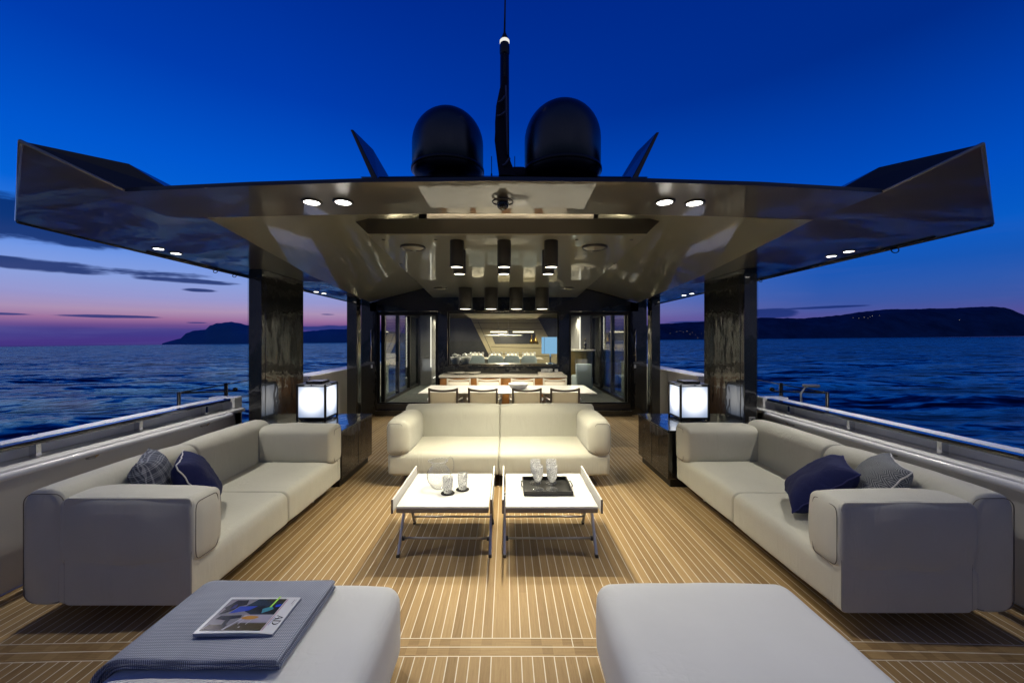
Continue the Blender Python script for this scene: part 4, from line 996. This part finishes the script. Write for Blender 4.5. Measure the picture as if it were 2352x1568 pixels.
# ------------------------------------------------------------------ outdoor dining set
TZ = .745
dt = thing('dining_table', 'long white outdoor dining table under the four large lamps', 'table', (0,6.7,0))
obj('top', MB().box(-1.37,1.405,6.16,7.22,TZ-.018,TZ), M['table'], dt, world=True, bevel=.004)
for x in (-.95,.55):
    obj('leg', MB().hull8([(x,6.45,.02),(x+.42,6.45,.02),(x+.42,6.95,.02),(x,6.95,.02),(x+.1,6.5,TZ-.03),(x+.32,6.5,TZ-.03),(x+.32,6.9,TZ-.03),(x+.1,6.9,TZ-.03)]), M['chairwhite'], dt, world=True, bevel=.01)
obj('apron', MB().box(-1.1,1.12,6.4,6.98,TZ-.05,TZ-.0185), M['alu'], dt, world=True)
def dining_chair(backm, framem):
    # local: back at y=0 (facing -y outwards), seat towards +y
    t = thing('dining_chair', 'x', 'chair', (0,0,0))
    w = .205; zt = .85
    prof = []
    fr = MB()
    for s_ in (-1,1):
        fr.hull8([(s_*w-.013,-.012,.42),(s_*w+.013,-.012,.42),(s_*w+.013,.018,.42),(s_*w-.013,.018,.42),
                  (s_*(w+.004)-.015,-.035,zt),(s_*(w+.004)+.015,-.035,zt),(s_*(w+.004)+.015,-.01,zt),(s_*(w+.004)-.015,-.01,zt)])
    m_ = 10; vs = []
    for i in range(m_+1):
        u = -1+2*i/m_; x = (w-.012)*u; dip = .022*(1-abs(u)**2.2)
        vs += [(x,-.035-.012*(1-u*u),zt-.008-dip),(x,-.010-.012*(1-u*u),zt-.008-dip),(x,-.010-.012*(1-u*u),zt-.046-dip*.6),(x,-.035-.012*(1-u*u),zt-.046-dip*.6)]
    fs = []
    for i in range(m_):
        a_ = 4*i
        for q in range(4): fs.append((a_+q, a_+(q+1)%4, a_+4+(q+1)%4, a_+4+q))
    fr.add(vs, fs)
    obj('back_frame', fr, framem, t, bevel=.004)
    pn_ = MB(); vs = []
    for i in range(m_+1):
        u = -1+2*i/m_; x = (w-.013)*u; bow = -.012*(1-u*u)
        for (z, y) in ((.43,.0),(.6,-.010),(zt-.066,-.024)): vs.append((x,y+bow,z))
    fs = [(i*3+j,(i+1)*3+j,(i+1)*3+j+1,i*3+j+1) for i in range(m_) for j in range(2)]
    pn_.add(vs, fs, True); o = obj('back_panel', pn_, backm, t)
    so = o.modifiers.new('s','SOLIDIFY'); so.thickness = .006
    obj('seat', MB().soft(-w-.01,w+.01,.02,.46,.40,.44, r=.018, mid=4, seg=3), backm, t)
    for s_ in (-1,1):
        obj('armrest', MB().tube([(s_*(w+.01),-.01,.66),(s_*(w+.035),.05,.665),(s_*(w+.05),.18,.665),(s_*(w+.045),.34,.655)], [.012,.015,.016,.012], 8), M['alu'], t)
        obj('leg', MB().tube([(s_*(w+.045),.34,.655),(s_*(w+.03),.42,.40),(s_*(w+.03),.47,0)], .012, 8), M['alu'], t)
        obj('leg', MB().tube([(s_*w,.0,.44),(s_*(w+.02),-.06,0)], .012, 8), M['alu'], t)
    return t
ca = dining_chair(M['meshback'], M['chairframe'])
g1 = 'beige mesh dining chairs on the near side of the outdoor table'
for i, x in enumerate((-.944,-.35,.306,.878)):
    lb = '%s beige mesh chair seen from behind at the outdoor table'%lbs[i]
    if i == 0: ca.location = (x,5.97,0); ca['label'] = lb; ca['group'] = g1
    else: copy_tree(ca, (x,5.97,0), label=lb, group=g1)
cb = dining_chair(M['chairwhite'], M['chairwhite'])
g2 = 'cream dining chairs on the far side of the outdoor table'
for i, x in enumerate((-.89,-.33,.307,.906)):
    lb = '%s cream chair facing us on the far side of the outdoor table'%lbs[i]
    if i == 0: cb.location = (x,7.42,0); cb['label'] = lb; cb['group'] = g2; cb.rotation_euler = (0,0,R(180))
    else: copy_tree(cb, (x,7.42,0), label=lb, group=g2, rz=R(180))
bw = thing('white_bowl', 'wide white bowl on the outdoor dining table', 'bowl', (.20,6.72,TZ))
obj('bowl', MB().lathe([(0,.004),(.09,.0),(.12,.012),(.152,.04),(.166,.075),(.163,.092),(.156,.092),(.15,.07),(.12,.035),(0,.02)], n=40), M['ceramic'], bw)
obj('foot', MB().lathe([(.05,0),(.058,.001),(.058,.012),(.05,.013)], n=24), M['ceramic'], bw)
# sideboard
sd = thing('sideboard', 'orange wood sideboard with pale stone top under the saloon window', 'sideboard', (-.06,7.9,0))
x0, x1 = -1.30, 1.17
obj('body', MB().box(x0+.02,x1-.02,7.68,8.17,.06,.835), M['teakwood'], sd, world=True, bevel=.003)
obj('top', MB().box(x0,x1,7.65,8.175,.838,.88), M['stone'], sd, world=True, bevel=.004)
for i in range(4):
    xa = x0+.04+i*(x1-x0-.08)/4; obj('door', MB().box(xa+.01,xa+(x1-x0-.08)/4-.01,7.664,7.678,.09,.82), M['teakwood'], sd, world=True, bevel=.003)
obj('splashback', MB().box(x0,x1,8.177,8.20,.84,1.03), M['black'], sd, world=True)
def platter(x, label):
    t = thing('stone_platter', label, 'platter', (x,7.9,.881), group='shallow platters on the sideboard')
    mb = MB(); vs = []; n_ = 36
    for r_, z_ in ((.05,0),(.06,.02),(.17,.035),(.175,.045),(.15,.042),(0.001,.03)):
        for k_ in range(n_):
            a_ = 2*math.pi*k_/n_; q = r_*(1+.08*math.sin(3*a_+x*9)); vs.append((q*math.cos(a_), q*.8*math.sin(a_), z_+.006*math.sin(2*a_)*(r_>.1)))
    mb.add(vs, [(i*n_+k_, i*n_+(k_+1)%n_, (i+1)*n_+(k_+1)%n_, (i+1)*n_+k_) for i in range(5) for k_ in range(n_)], True)
    obj('dish', mb, M['stone'], t); obj('foot', MB().lathe([(.05,0),(.05,.01),(.03,.02)], n=20), M['grey'], t)
platter(-.98, 'left one of two pale shallow platters on the sideboard'); platter(-.69, 'right one of two pale shallow platters on the sideboard')
ty = thing('serving_tray', 'pale serving tray holding tumblers at the right end of the sideboard', 'tray', (.87,7.9,.881))
obj('base', MB().box(-.24,.24,-.13,.13,0,.008), M['stone'], ty)
for s_ in (-1,1):
    obj('side', MB().box(s_*.232-.006,s_*.232+.006,-.13,.13,.0085,.045), M['stone'], ty)
    obj('side', MB().box(-.225,.225,s_*.124-.006,s_*.124+.006,.0085,.045), M['stone'], ty)
tm = None
for i, (x, y) in enumerate(((.72,7.87),(.83,7.87),(.89,7.97),(.99,7.87),(.78,7.97))):
    mb = MB().lathe([(0,.002),(.03,0),(.038,.10),(.036,.10),(.028,.01),(0,.01)], n=18)
    lb = '%s on the sideboard tray'%('leftmost front tumbler','second front tumbler','back right tumbler','rightmost front tumbler','back left tumbler')[i]
    if tm is None: tm = tagset(obj('tumbler', mb, M['crystal']), lb, 'glass', 'tumblers on the sideboard tray'); tm.location = (x,y,.890)
    else: q = tm.copy(); COL.objects.link(q); q.location = (x,y,.890); q['label'] = lb

# ------------------------------------------------------------------ sofas
def sofa(L, D, label, loc, rz, seed, flat=True):
    """local: x along the length, y from front (0) to back (D)"""
    t = thing('sofa', label, 'sofa', loc, rz)
    zb = .115; zs = .37; at = .235; bt_ = .24; za = .705; zk = .745; h = L/2
    for i, (a, b) in enumerate(((-h,-.002),(.002,h))):
        r0, r1 = (.045,.02) if i == 0 else (.02,.045)
        obj('seat', MB().soft(a, b, 0, D-.19, zb, zs, r=.045, bulge=.012, wob=.004, seed=seed+i, mid=14, rx0=r0, rx1=r1, ry0=.07, rz1=.06, rz0=.03), M['sofa'], t)
        obj('backrest', MB().soft(a+(.004 if i==0 else 0), b-(.004 if i==1 else 0), D-bt_, D, zb+.002, zk, r=.07, bulge=.014, wob=.005, seed=seed+3+i, mid=14, rx0=(.022 if i==0 else .018), rx1=(.022 if i==1 else .018), rz1=.10, ry0=.10, ry1=.09, rz0=.03), M['sofa'], t)
    for s_ in (-1,1):
        a, b = (-h-.004, -h+at) if s_ < 0 else (h-at, h+.004)
        ro = .014 if flat else .06
        obj('armrest', MB().soft(a, b, -.010, D-bt_+.02, zs-.035, za, r=.05, bulge=.020, wob=.007, seed=seed+7+s_, mid=14, seg=7,
             rx0=(ro if s_ < 0 else .115), rx1=(.115 if s_ < 0 else ro), rz1=(.055 if flat else .085), ry0=.04, rz0=.07), M['sofa'], t)
        for yy in (.16, D-.2):
            obj('leg', MB().tube([(s_*(h-.26),yy,0),(s_*(h-.26),yy,zb+.02)], .02, 14), M['alu'], t)
        ex_ = .28 if flat else .42; a, b = ((a+.008, b-.062) if s_ < 0 else (a+.062, b-.008)); pf = []   # piping round the front face of the arm
        for k_ in range(28):
            an_ = 2*math.pi*k_/28; cx_ = (a+b)/2; pf.append((cx_+((b-a)/2)*math.copysign(abs(math.cos(an_))**ex_, math.cos(an_)), -.017, (zs-.035+za)/2+((za-zs+.035)/2-.026)*math.copysign(abs(math.sin(an_))**ex_, math.sin(an_))))
        obj('piping', MB().tube(pf, .0022, 6, closed=True), M['piping'], t)
        if not flat: continue
        # flat end panel that closes seat and arm
        xe = s_*(h+.004)
        def rr(y0_, y1_, z0_, z1_, r_, x_):
            pts = []
            for (cy, cz, a0) in ((y1_-r_, z1_-r_, 0),(y0_+r_, z1_-r_, 90),(y0_+r_, z0_+r_, 180),(y1_-r_, z0_+r_, 270)):
                for k_ in range(6):
                    an_ = R(a0+k_*18); pts.append((x_, cy+r_*math.cos(an_), cz+r_*math.sin(an_)))
            return pts
        lo, hi = (h-.05, h+.008)
        pp = rr(-.004, D-bt_-.004, zb+.004, za+.002, .03, s_*lo)
        ep = MB().poly(pp if s_ > 0 else pp[::-1], (s_*(hi-lo),0,0))
        obj('side_panel', ep, M['sofa'], t, bevel=.006)
        pr = [(s_*(hi-.003), y_+(.0), z_) for (_, y_, z_) in rr(.0, D-bt_-.008, zb+.008, za-.002, .028, 0)]
        obj('piping', MB().tube(pr, .0026, 6, closed=True), M['piping'], t)
        pr = rr(D-bt_+.004, D-.012, zb+.014, zk-.02, .055, s_*(h-.004))
        obj('piping', MB().tube(pr, .0024, 6, closed=True), M['piping'], t)
    return t
sofa(2.376,.95,'cream two seat sofa facing us in the middle of the deck',(-.081,4.24,0),0,1,False)
sofa(1.93,.94,'long pale sofa along the left bulwark with two cushions',(-1.72,3.145,0),R(90),5)
sofa(2.02,.94,'long pale sofa along the right bulwark with two cushions',(1.78,3.13,0),R(-90),9)

def ottoman(x0, x1, y0, y1, label):
    t = thing('ottoman', label, 'ottoman', ((x0+x1)/2,(y0+y1)/2,0))
    obj('cushion', MB().soft(x0,x1,y0,y1,.085,.405, r=.07, bulge=.012, wob=.004, seed=x0, mid=16, seg=7, rz0=.03, rz1=.075, rx0=.08, rx1=.08, ry1=.09), M['ottoman'], t, world=True)
    for sx in (x0+.16,x1-.16):
        for sy in (y0+.16,y1-.16): obj('leg', MB().tube([(sx,sy,0),(sx,sy,.12)], .02, 12), M['alu'], t, world=True)
ottoman(-1.41,-.50,.95,1.935,'pale grey ottoman at lower left under a blue blanket')
ottoman(.43,1.36,.95,1.955,'bare pale grey ottoman at lower right')

# blanket: folded sheet lying on the left ottoman and dropping over its outer edge
def blanket():
    t = thing('blanket', 'folded blue woven blanket draped over the left ottoman', 'blanket', (-1.05,1.6,.41))
    y0, y1 = 1.375, 1.835; xr = -.80
    def base(x):        # ottoman top profile at the outer edge
        xe = -1.33
        if x > xe: return .428
        d_ = min((xe-x)/.10, 1.0); return .428-.10*(1-math.sqrt(max(0,1-d_*d_)))
    path = []
    th = .0135
    lay = [(.007, -1.455, .20), (.022, -1.47, .18), (.037, -1.485, .16), (.052,-1.50,.14)]
    def run(off):
        pts = []
        for i in range(22):
            x = xr-.0+( -1.33-xr)*i/21; pts.append((x, .428+off+.003*math.sin(x*9+off*90)))
        for i in range(1,9):
            a_ = math.pi/2*i/8; rr_ = .085+off; pts.append((-1.33-rr_*math.sin(a_), .428-.085+rr_*math.cos(a_)))
        for i in range(1,5): pts.append((-1.33-.085-off-.004*i, .343-.045*i))
        return pts
    ro = [run(-.002), run(.009), run(.020), run(.031)]
    # fold 0-1 at right, 2-3 at right, free ends at the left
    def sheet(name, low, high):
        pts = low[::-1]
        cx, cz = xr, (low[0][1]+high[0][1])/2; rr_ = (high[0][1]-low[0][1])/2
        for i in range(1,7):
            a_ = -math.pi/2+math.pi*i/7; pts.append((cx+rr_*1.3*math.cos(a_), cz+rr_*math.sin(a_)))
        pts += high
        n_ = len(pts); m_ = 34; vs = []
        for j in range(m_+1):
            v = j/m_; y = y0+(y1-y0)*v
            for i, (x, z) in enumerate(pts):
                w_ = noise.noise(Vector((x*3, y*3, cz*20)))
                drop = 0.06*max(0,(y-1.85)/.06)**2*.5
                vs.append((x+.006*w_, y+.012*noise.noise(Vector((x*4, cz*30, j/m_)))+(.012 if name=='lower_fold' else 0)*(1-v)-.006*w_, z+.0035*w_-drop*.5))
        fs = [(j*n_+i, j*n_+i+1, (j+1)*n_+i+1, (j+1)*n_+i) for j in range(m_) for i in range(n_-1)]
        o = obj(name, MB().add(vs, fs, True), M['blanket'], t, world=True)
        so = o.modifiers.new('s','SOLIDIFY'); so.thickness = .0085; so.offset = 0
    sheet('upper_fold', ro[2], ro[3]); sheet('lower_fold', ro[0], ro[1])
blanket()

# magazine
def magazine():
    z0 = .4675
    t = thing('magazine', 'glossy magazine with a dark interior photo and the letters AD on its cover', 'magazine', (-1.018,1.585,z0))
    # local: x in [-.148,.148], y in [-.104,.104]; reading direction of the cover is -y, its top is +x
    def zc(x, y): return .011+.004*math.sin((x+.15)*9)*max(0,-y/.1)*.6 - .004*max(0,(x-.1)/.05)*max(0,-y/.1)
    def quad(x0, x1, y0, y1, dz, nx=12, ny=6, skew=0.):
        vs = []; 
        for j in range(ny+1):
            for i in range(nx+1):
                x = x0+(x1-x0)*i/nx; y = y0+(y1-y0)*j/ny; x += skew*(j/ny-.5); vs.append((x,y,zc(x,y)+dz))
        return vs, [(j*(nx+1)+i, j*(nx+1)+i+1, (j+1)*(nx+1)+i+1, (j+1)*(nx+1)+i) for j in range(ny) for i in range(nx)]
    def poly(pts, dz):
        return MB().poly([(x,y,zc(x,y)+dz) for x,y in pts])
    b = MB(); vs, fs = quad(-.148,.148,-.104,.104,-.0005); n0 = len(vs)
    b.add(vs, fs); 
    rim = [(-.148,-.104),(-.05,-.104),(.05,-.104),(.148,-.104),(.148,0),(.148,.104),(0,.104),(-.148,.104),(-.148,0)]
    vs = [(x,y,0) for x,y in rim]+[(x,y,zc(x,y)-.0005) for x,y in rim]; m_ = len(rim)
    b.add(vs, [(i,(i+1)%m_,m_+(i+1)%m_,m_+i) for i in range(m_)]+[tuple(range(m_))[::-1]])
    obj('pages', b, M['pages'], t)
    CM = {}
    def cm(nm, c): 
        if nm not in CM: CM[nm] = mat('cover_'+nm, lin(c), .25, coat=.5, coat_r=.1)
        return CM[nm]
    vs, fs = quad(-.148,.148,-.104,.104,.0002); obj('cover', MB().add(vs, fs), cm('white',(205,208,214)), t)
    vs, fs = quad(-.136,.094,-.092,.092,.0007); ph = obj('cover_photo', MB().add(vs, fs), cm('grey',(120,118,128)), t)
    def pc(pts, nm, c, dz): obj('photo_patch', poly(pts, dz), cm(nm, c), ph)
    pc([(-.02,.092),(.094,.092),(.094,-.002),(.0,-.002),(-.06,.03)],'teal',(30,48,70),.0011)
    pc([(.02,.092),(.094,.092),(.094,.074),(.02,.074)],'olive',(52,52,44),.0014)
    pc([(-.02,.045),(.094,.05),(.094,.004),(-.01,.01)],'deep',(8,16,34),.0015)
    pc([(-.07,.045),(.0,.046),(-.02,.02),(-.09,.002)],'blue',(40,66,170),.0018)
    pc([(.03,.03),(.06,.046),(.075,.03),(.06,.016),(.04,.005)],'aqua',(60,130,150),.0018)
    pc([(.07,.055),(.09,.06),(.092,.045),(.075,.04)],'cobalt',(20,60,190),.0019)
    pc([(-.105,.082),(-.06,.084),(-.05,.055),(-.075,.045),(-.085,.02),(-.125,-.004),(-.118,.03),(-.128,.035)],'frame',(26,26,36),.0018)
    pc([(-.10,.05),(-.088,.058),(-.082,.035),(-.10,.024)],'violet',(40,44,96),.0022)
    pc([(-.02,-.004),(.094,-.004),(.094,-.048),(-.02,-.048)],'lilac',(150,148,170),.0013)
    pc([(-.02,-.052),(.094,-.052),(.094,-.092),(-.05,-.092)],'moss',(66,58,40),.0013)
    pc([(-.11,-.012),(-.03,-.006),(-.025,-.022),(-.06,-.03),(-.055,-.075),(-.072,-.08),(-.075,-.035),(-.118,-.03)],'plant',(22,26,30),.0018)
    pc([(-.136,-.092),(-.05,-.092),(-.05,-.06),(-.12,-.06)],'brown',(70,60,52),.0014)
    pc([(-.055,-.09),(-.048,-.09),(-.005,-.01),(-.012,-.01)],'rail',(176,176,188),.0021)
    gp = [(.012+.032*math.cos(a_)*(1+.1*math.sin(2*a_)), -.022+.011*math.sin(a_)) for a_ in [2*math.pi*i/20 for i in range(20)]]
    pc(gp,'gold',(170,124,52),.0022)
    for k_ in range(2): pc([(-.005+.03*k_,-.034),(-.002+.03*k_,-.034),(-.01+.03*k_,-.06),(-.013+.03*k_,-.06)],'rail',(176,176,188),.0023)
    pc([(.0,-.074),(.006,-.072),(.006,-.078),(.0,-.079)],'rail',(176,176,188),.0022)
    obj('pink_text_band', poly([(.097,-.092),(.102,-.092),(.102,.092),(.097,.092)], .0007), cm('pink',(190,160,176)), t)
    # serif letters; (r, u): r along reading direction (-y), u up (+x)
    def L(pts): return [(.112+u, -.004-r) for r, u in pts]
    tm_ = cm('ink',(14,18,40))
    lt = MB(); dz = .0012
    def lp(pts): lt.poly([(x,y,zc(x,y)+dz) for x,y in L(pts)][::-1])
    H = .029
    lp([(0,0),(.010,0),(.010,.0012),(0,.0012)]); lp([(.017,0),(.030,0),(.030,.0012),(.017,.0012)])
    lp([(.004,.0012),(.006,.0012),(.0155,H-.004),(.0145,H)]); lp([(.0215,.0012),(.0265,.0012),(.0145,H),(.0135,H-.006)])
    lp([(.0085,.009),(.021,.009),(.0205,.0105),(.0092,.0105)])
    lp([(.029,.0),(.037,0),(.037,.0012),(.029,.0012)]); lp([(.0315,.0012),(.0355,.0012),(.0355,H-.0012),(.0315,H-.0012)]); lp([(.029,H-.0012),(.037,H-.0012),(.037,H),(.029,H)])
    N_ = 14
    for i in range(N_):
        a0 = -math.pi/2+math.pi*i/N_; a1 = -math.pi/2+math.pi*(i+1)/N_
        o_ = lambda a_: (.037+.017*math.cos(a_), H/2+H/2*math.sin(a_)); i_ = lambda a_: (.037+.0125*math.cos(a_), H/2+(H/2-.0014)*math.sin(a_))
        lp([o_(a0), o_(a1), i_(a1), i_(a0)])
    obj('title_letters', lt, tm_, t)
    sm = MB()
    rnd = random.Random(3)
    for (u0, r0, n_) in ((.104,-.068,0),):
        pass
    for (xx, ys, ye, hh) in ((.106,-.064,-.020,.0022),):
        yv = ys
        while yv < ye:
            wv = rnd.uniform(.002,.005); sm.poly([(x,y,zc(x,y)+.0013) for x,y in ((xx,yv),(xx+hh,yv),(xx+hh,yv+wv),(xx,yv+wv))]); yv += wv+.0012
    obj('small_print', sm, cm('inkblue',(60,80,170)), t)
    s2 = MB()
    for (xx, ys, ye, hh) in ((.128,.060,.088,.0035),(.136,.05,.09,.0012),(.099,-.088,.088,.0016)):
        yv = ys
        while yv < ye:
            wv = rnd.uniform(.0015,.005); s2.poly([(x,y,zc(x,y)+.0014) for x,y in ((xx,yv),(xx+hh,yv),(xx+hh,yv+wv),(xx,yv+wv))]); yv += wv+.0015
    obj('small_print', s2, cm('inkgrey',(110,100,116)), t)
    obj('green_sticker', poly([(.052,.038),(.060,.038),(.064,.106),(.056,.106)], .003), M['green'], t)
    return t
magazine()

# ------------------------------------------------------------------ coffee tables
TT = .396
def coffee_table(x0, label):
    """x0 = outer left of the table, y 2.79-3.50"""
    t = thing('coffee_table', label, 'coffee table', (x0+.35, 3.145, 0), group='white trestle coffee tables')
    w = .70; a = -.35; yf, yb = -.355, .355
    obj('top', MB().box(a+.024,-a-.024,yf+.012,yb,TT-.014,TT), M['table'], t, bevel=.002)
    obj('under_frame', MB().box(a+.026,-a-.026,yf+.010,yb-.004,TT-.044,TT-.0145), M['frame_taupe'], t, bevel=.003)
    for s_ in (-1,1):
        xo = s_*.35; xi = s_*(.35-.012)
        obj('side_rail', MB().box(min(xo,xi),max(xo,xi),yf-.02,yb+.02,TT-.030,TT+.062), M['table'], t, bevel=.002)
        obj('rail_end', MB().box(min(xo,xi)-.001,max(xo,xi)+.001,yf-.026,yf-.0205,TT-.032,TT+.064), M['frame_taupe'], t)
        xl = s_*.333
        for d_ in (-1,1):
            f0 = MB(); yt = d_*.03; yb_ = d_*.26
            f0.hull8([(xl-.009,yb_-.016,.012),(xl+.009,yb_-.016,.012),(xl+.009,yb_+.016,.012),(xl-.009,yb_+.016,.012),
                      (xl-.009,yt-.018,TT-.041),(xl+.009,yt-.018,TT-.041),(xl+.009,yt+.018,TT-.041),(xl-.009,yt+.018,TT-.041)])
            lg = obj('leg', f0, M['alu'], t, bevel=.003)
            obj('foot', MB().soft(xl-.012,xl+.012,yb_-.022,yb_+.016,.0,.022, r=.006, mid=2, seg=2), M['chrome_dark'], lg)
        obj('hinge', MB().lathe([(0,-.012),(.017,-.012),(.017,.012),(0,.012)], n=14, smooth=False).xf(Matrix.Translation((xl-s_*.014,-.18,.095)) @ Matrix.Rotation(R(90),4,'Y')), M['chrome_dark'], t)
    obj('cross_bar', MB().tube([(-.325,-.18,.095),(.325,-.18,.095)], .008, 10), M['alu'], t)
    obj('cross_bar', MB().tube([(-.325,.18,.095),(.325,.18,.095)], .008, 10), M['alu'], t)
coffee_table(-.80,'white coffee table on the left carrying a glass jug and two tumblers')
coffee_table(-.03,'white coffee table on the right carrying a black tray of goblets')
# glassware
jg = thing('glass_jug', 'round clear glass jug with a looped handle on the left coffee table', 'jug', (-.535,3.16,TT+.001))
pr = [(0,.004),(.045,.0),(.05,.004),(.062,.02),(.088,.06),(.097,.095),(.092,.13),(.072,.160),(.057,.176),(.054,.19),(.062,.208),(.068,.215)]
bm = MB().lathe(pr, n=44)
nv = []
for (x, y, z) in bm.v:   # pull out a pouring lip to the left
    if z > .185 and x < 0: k_ = (z-.185)/.03*max(0,(-x/.07))**3; x -= .018*k_
    nv.append((x,y,z))
bm.v = nv
obj('body', bm, M['glass'], jg)
obj('rim', MB().tube([(.068*math.cos(a_)-(.018 if math.cos(a_) < -.9 else (.008 if math.cos(a_) < -.7 else 0)), .068*math.sin(a_), .215) for a_ in [2*math.pi*i/40 for i in range(40)]], .0022, 6, closed=True), M['crystal'], jg)
obj('handle', MB().tube([(.062,0,.205),(.072,0,.232),(.092,0,.245),(.108,0,.232),(.117,0,.20),(.118,0,.16),(.112,0,.125),(.097,0,.105)], .005, 10), M['glass'], jg)
def tumbler(x, y, lb, lc):
    c_ = tagset(obj('coaster', MB().lathe([(0,0),(.052,0),(.053,.002),(.052,.004),(0,.004)], (0,0,0), 36), M['coaster']), lc, 'coaster', 'black coasters on the left coffee table'); c_.location = (x,y,TT+.001)
    g_ = thing('cut_tumbler', lb, 'glass', (x,y,TT+.006), group='tumblers on the left coffee table')
    obj('outer_wall', MB().lathe([(0,.0),(.028,0),(.031,.006),(.036,.05),(.041,.10),(.0405,.123)], n=32), M['crystal'], g_)
    obj('inner_wall', MB().lathe([(0,.012),(.026,.013),(.033,.05),(.0375,.10),(.0385,.123)], n=32), M['glass'], g_)
tumbler(-.448,3.048,'nearer cut glass tumbler on a black coaster','black round coaster under the nearer tumbler')
tumbler(-.343,3.123,'farther cut glass tumbler on a black coaster, right of the jug','black round coaster under the farther tumbler')
tr_ = thing('serving_tray', 'square black tray with silver handles on the right coffee table', 'tray', (.318,3.16,TT+.001))
obj('base', MB().box(-.186,.186,-.168,.168,0,.006), M['trayblk'], tr_)
for s_ in (-1,1):
    obj('side', MB().box(-.186,.186,s_*.164-.005,s_*.164+.005,.0065,.034), M['trayblk'], tr_, bevel=.002)
    obj('side', MB().box(s_*.181-.005,s_*.181+.005,-.158,.158,.0065,.034), M['trayblk'], tr_, bevel=.002)
    obj('handle', MB().tube([(s_*.188,-.06,.028),(s_*.199,-.055,.034),(s_*.199,.055,.034),(s_*.188,.06,.028)], .004, 8), M['steel'], tr_)
gg = None
for i, (x, y) in enumerate(((.245,3.11),(.356,3.11),(.237,3.252),(.366,3.252))):
    lb = '%s cut crystal goblet on the black tray'%('front left','front right','rear left','rear right')[i]
    if gg is None:
        gg = thing('goblet', lb, 'goblet', (x,y,TT+.008), group='goblets on the black tray')
        obj('foot', MB().lathe([(0,.006),(.012,.005),(.040,.002),(.044,.0),(.0435,.003),(.02,.007),(.009,.014)], n=36), M['glass'], gg)
        obj('foot_rim', MB().tube([(.0435*math.cos(a_),.0435*math.sin(a_),.002) for a_ in [2*math.pi*k_/32 for k_ in range(32)]], .0012, 6, closed=True), M['crystal'], gg)
        obj('stem', MB().lathe([(.009,.014),(.006,.024),(.013,.034),(.013,.040),(.006,.048),(.010,.056)], n=20), M['glass'], gg)
        obj('bowl', MB().lathe([(.010,.056),(.024,.066),(.036,.090),(.041,.12),(.042,.155),(.040,.186),(.0385,.186),(.040,.155),(.039,.12),(.034,.092),(.02,.07),(0,.064)], n=36), M['crystal'], gg)
    else: copy_tree(gg, (x,y,TT+.008), label=lb)

# ------------------------------------------------------------------ cushions
def cushion(w, t_, fab, pipe, label, loc, rot, seed):
    e = thing('cushion', label, 'cushion', loc); e.rotation_euler = rot
    n_ = 26; vs = []; fs = []
    def pt(u, v, s_):
        x = w/2*u*(1-.085*(1-v*v)); y = w/2*v*(1-.085*(1-u*u))
        q = max(0,(1-u**4)*(1-v**4)); z = s_*t_/2*q**.55
        wr = noise.noise(Vector((u*2.2+seed, v*2.2, s_)))*.010*q**.3 + .006*noise.noise(Vector((u*5+seed, v*5, s_*2)))
        return (x, y, z+wr*(1 if q > .001 else 0))
    for s_ in (1,-1):
        for j in range(n_+1):
            for i in range(n_+1):
                u = math.sin(math.pi/2*(-1+2*i/n_)); v = math.sin(math.pi/2*(-1+2*j/n_)); vs.append(pt(u, v, s_))
    m_ = (n_+1)**2
    for k_ in range(2):
        for j in range(n_):
            for i in range(n_):
                q = [k_*m_+j*(n_+1)+i, k_*m_+j*(n_+1)+i+1, k_*m_+(j+1)*(n_+1)+i+1, k_*m_+(j+1)*(n_+1)+i]
                fs.append(tuple(q if k_ == 0 else q[::-1]))
    obj('cover', MB().add(vs, fs, True), fab, e)
    pth = []
    for (sx, sy, dx_, dy_) in ((-1,-1,1,0),(1,-1,0,1),(1,1,-1,0),(-1,1,0,-1)):
        for i in range(12):
            u = sx+dx_*2*i/12; v = sy+dy_*2*i/12; p_ = pt(u, v, 1); pth.append((p_[0]*1.005, p_[1]*1.005, .004*math.sin(i*2.3+seed)))
    obj('piping', MB().tube(pth, .0045, 6, closed=True), pipe, e)
    return e
# rotation: cushion plane local xy; lean against the sofa backs
def lean(side, deg, yaw): # side -1: left sofa (normal towards +x)
    Mx = Matrix.Rotation(R(yaw),4,'Z') @ Matrix.Rotation(R(-side*(90-deg)),4,'Y')
    return Mx.to_euler()
cushion(.43,.19,M['check'],M['check'],'blue and white checked wool cushion on the left sofa',(-2.35,2.68,.60),lean(-1,20,34),1)
cushion(.42,.19,M['navy'],M['whitepipe'],'navy cushion with white piping on the left sofa',(-2.14,2.76,.585),lean(-1,28,34),2)
cushion(.46,.20,M['navy'],M['navypipe'],'navy velvet cushion slumped on the right sofa',(2.15,2.74,.585),lean(1,48,-30),3)
cushion(.45,.20,M['herring'],M['whitepipe'],'grey herringbone cushion with pale piping on the right sofa',(2.37,2.58,.62),lean(1,36,-32),4)
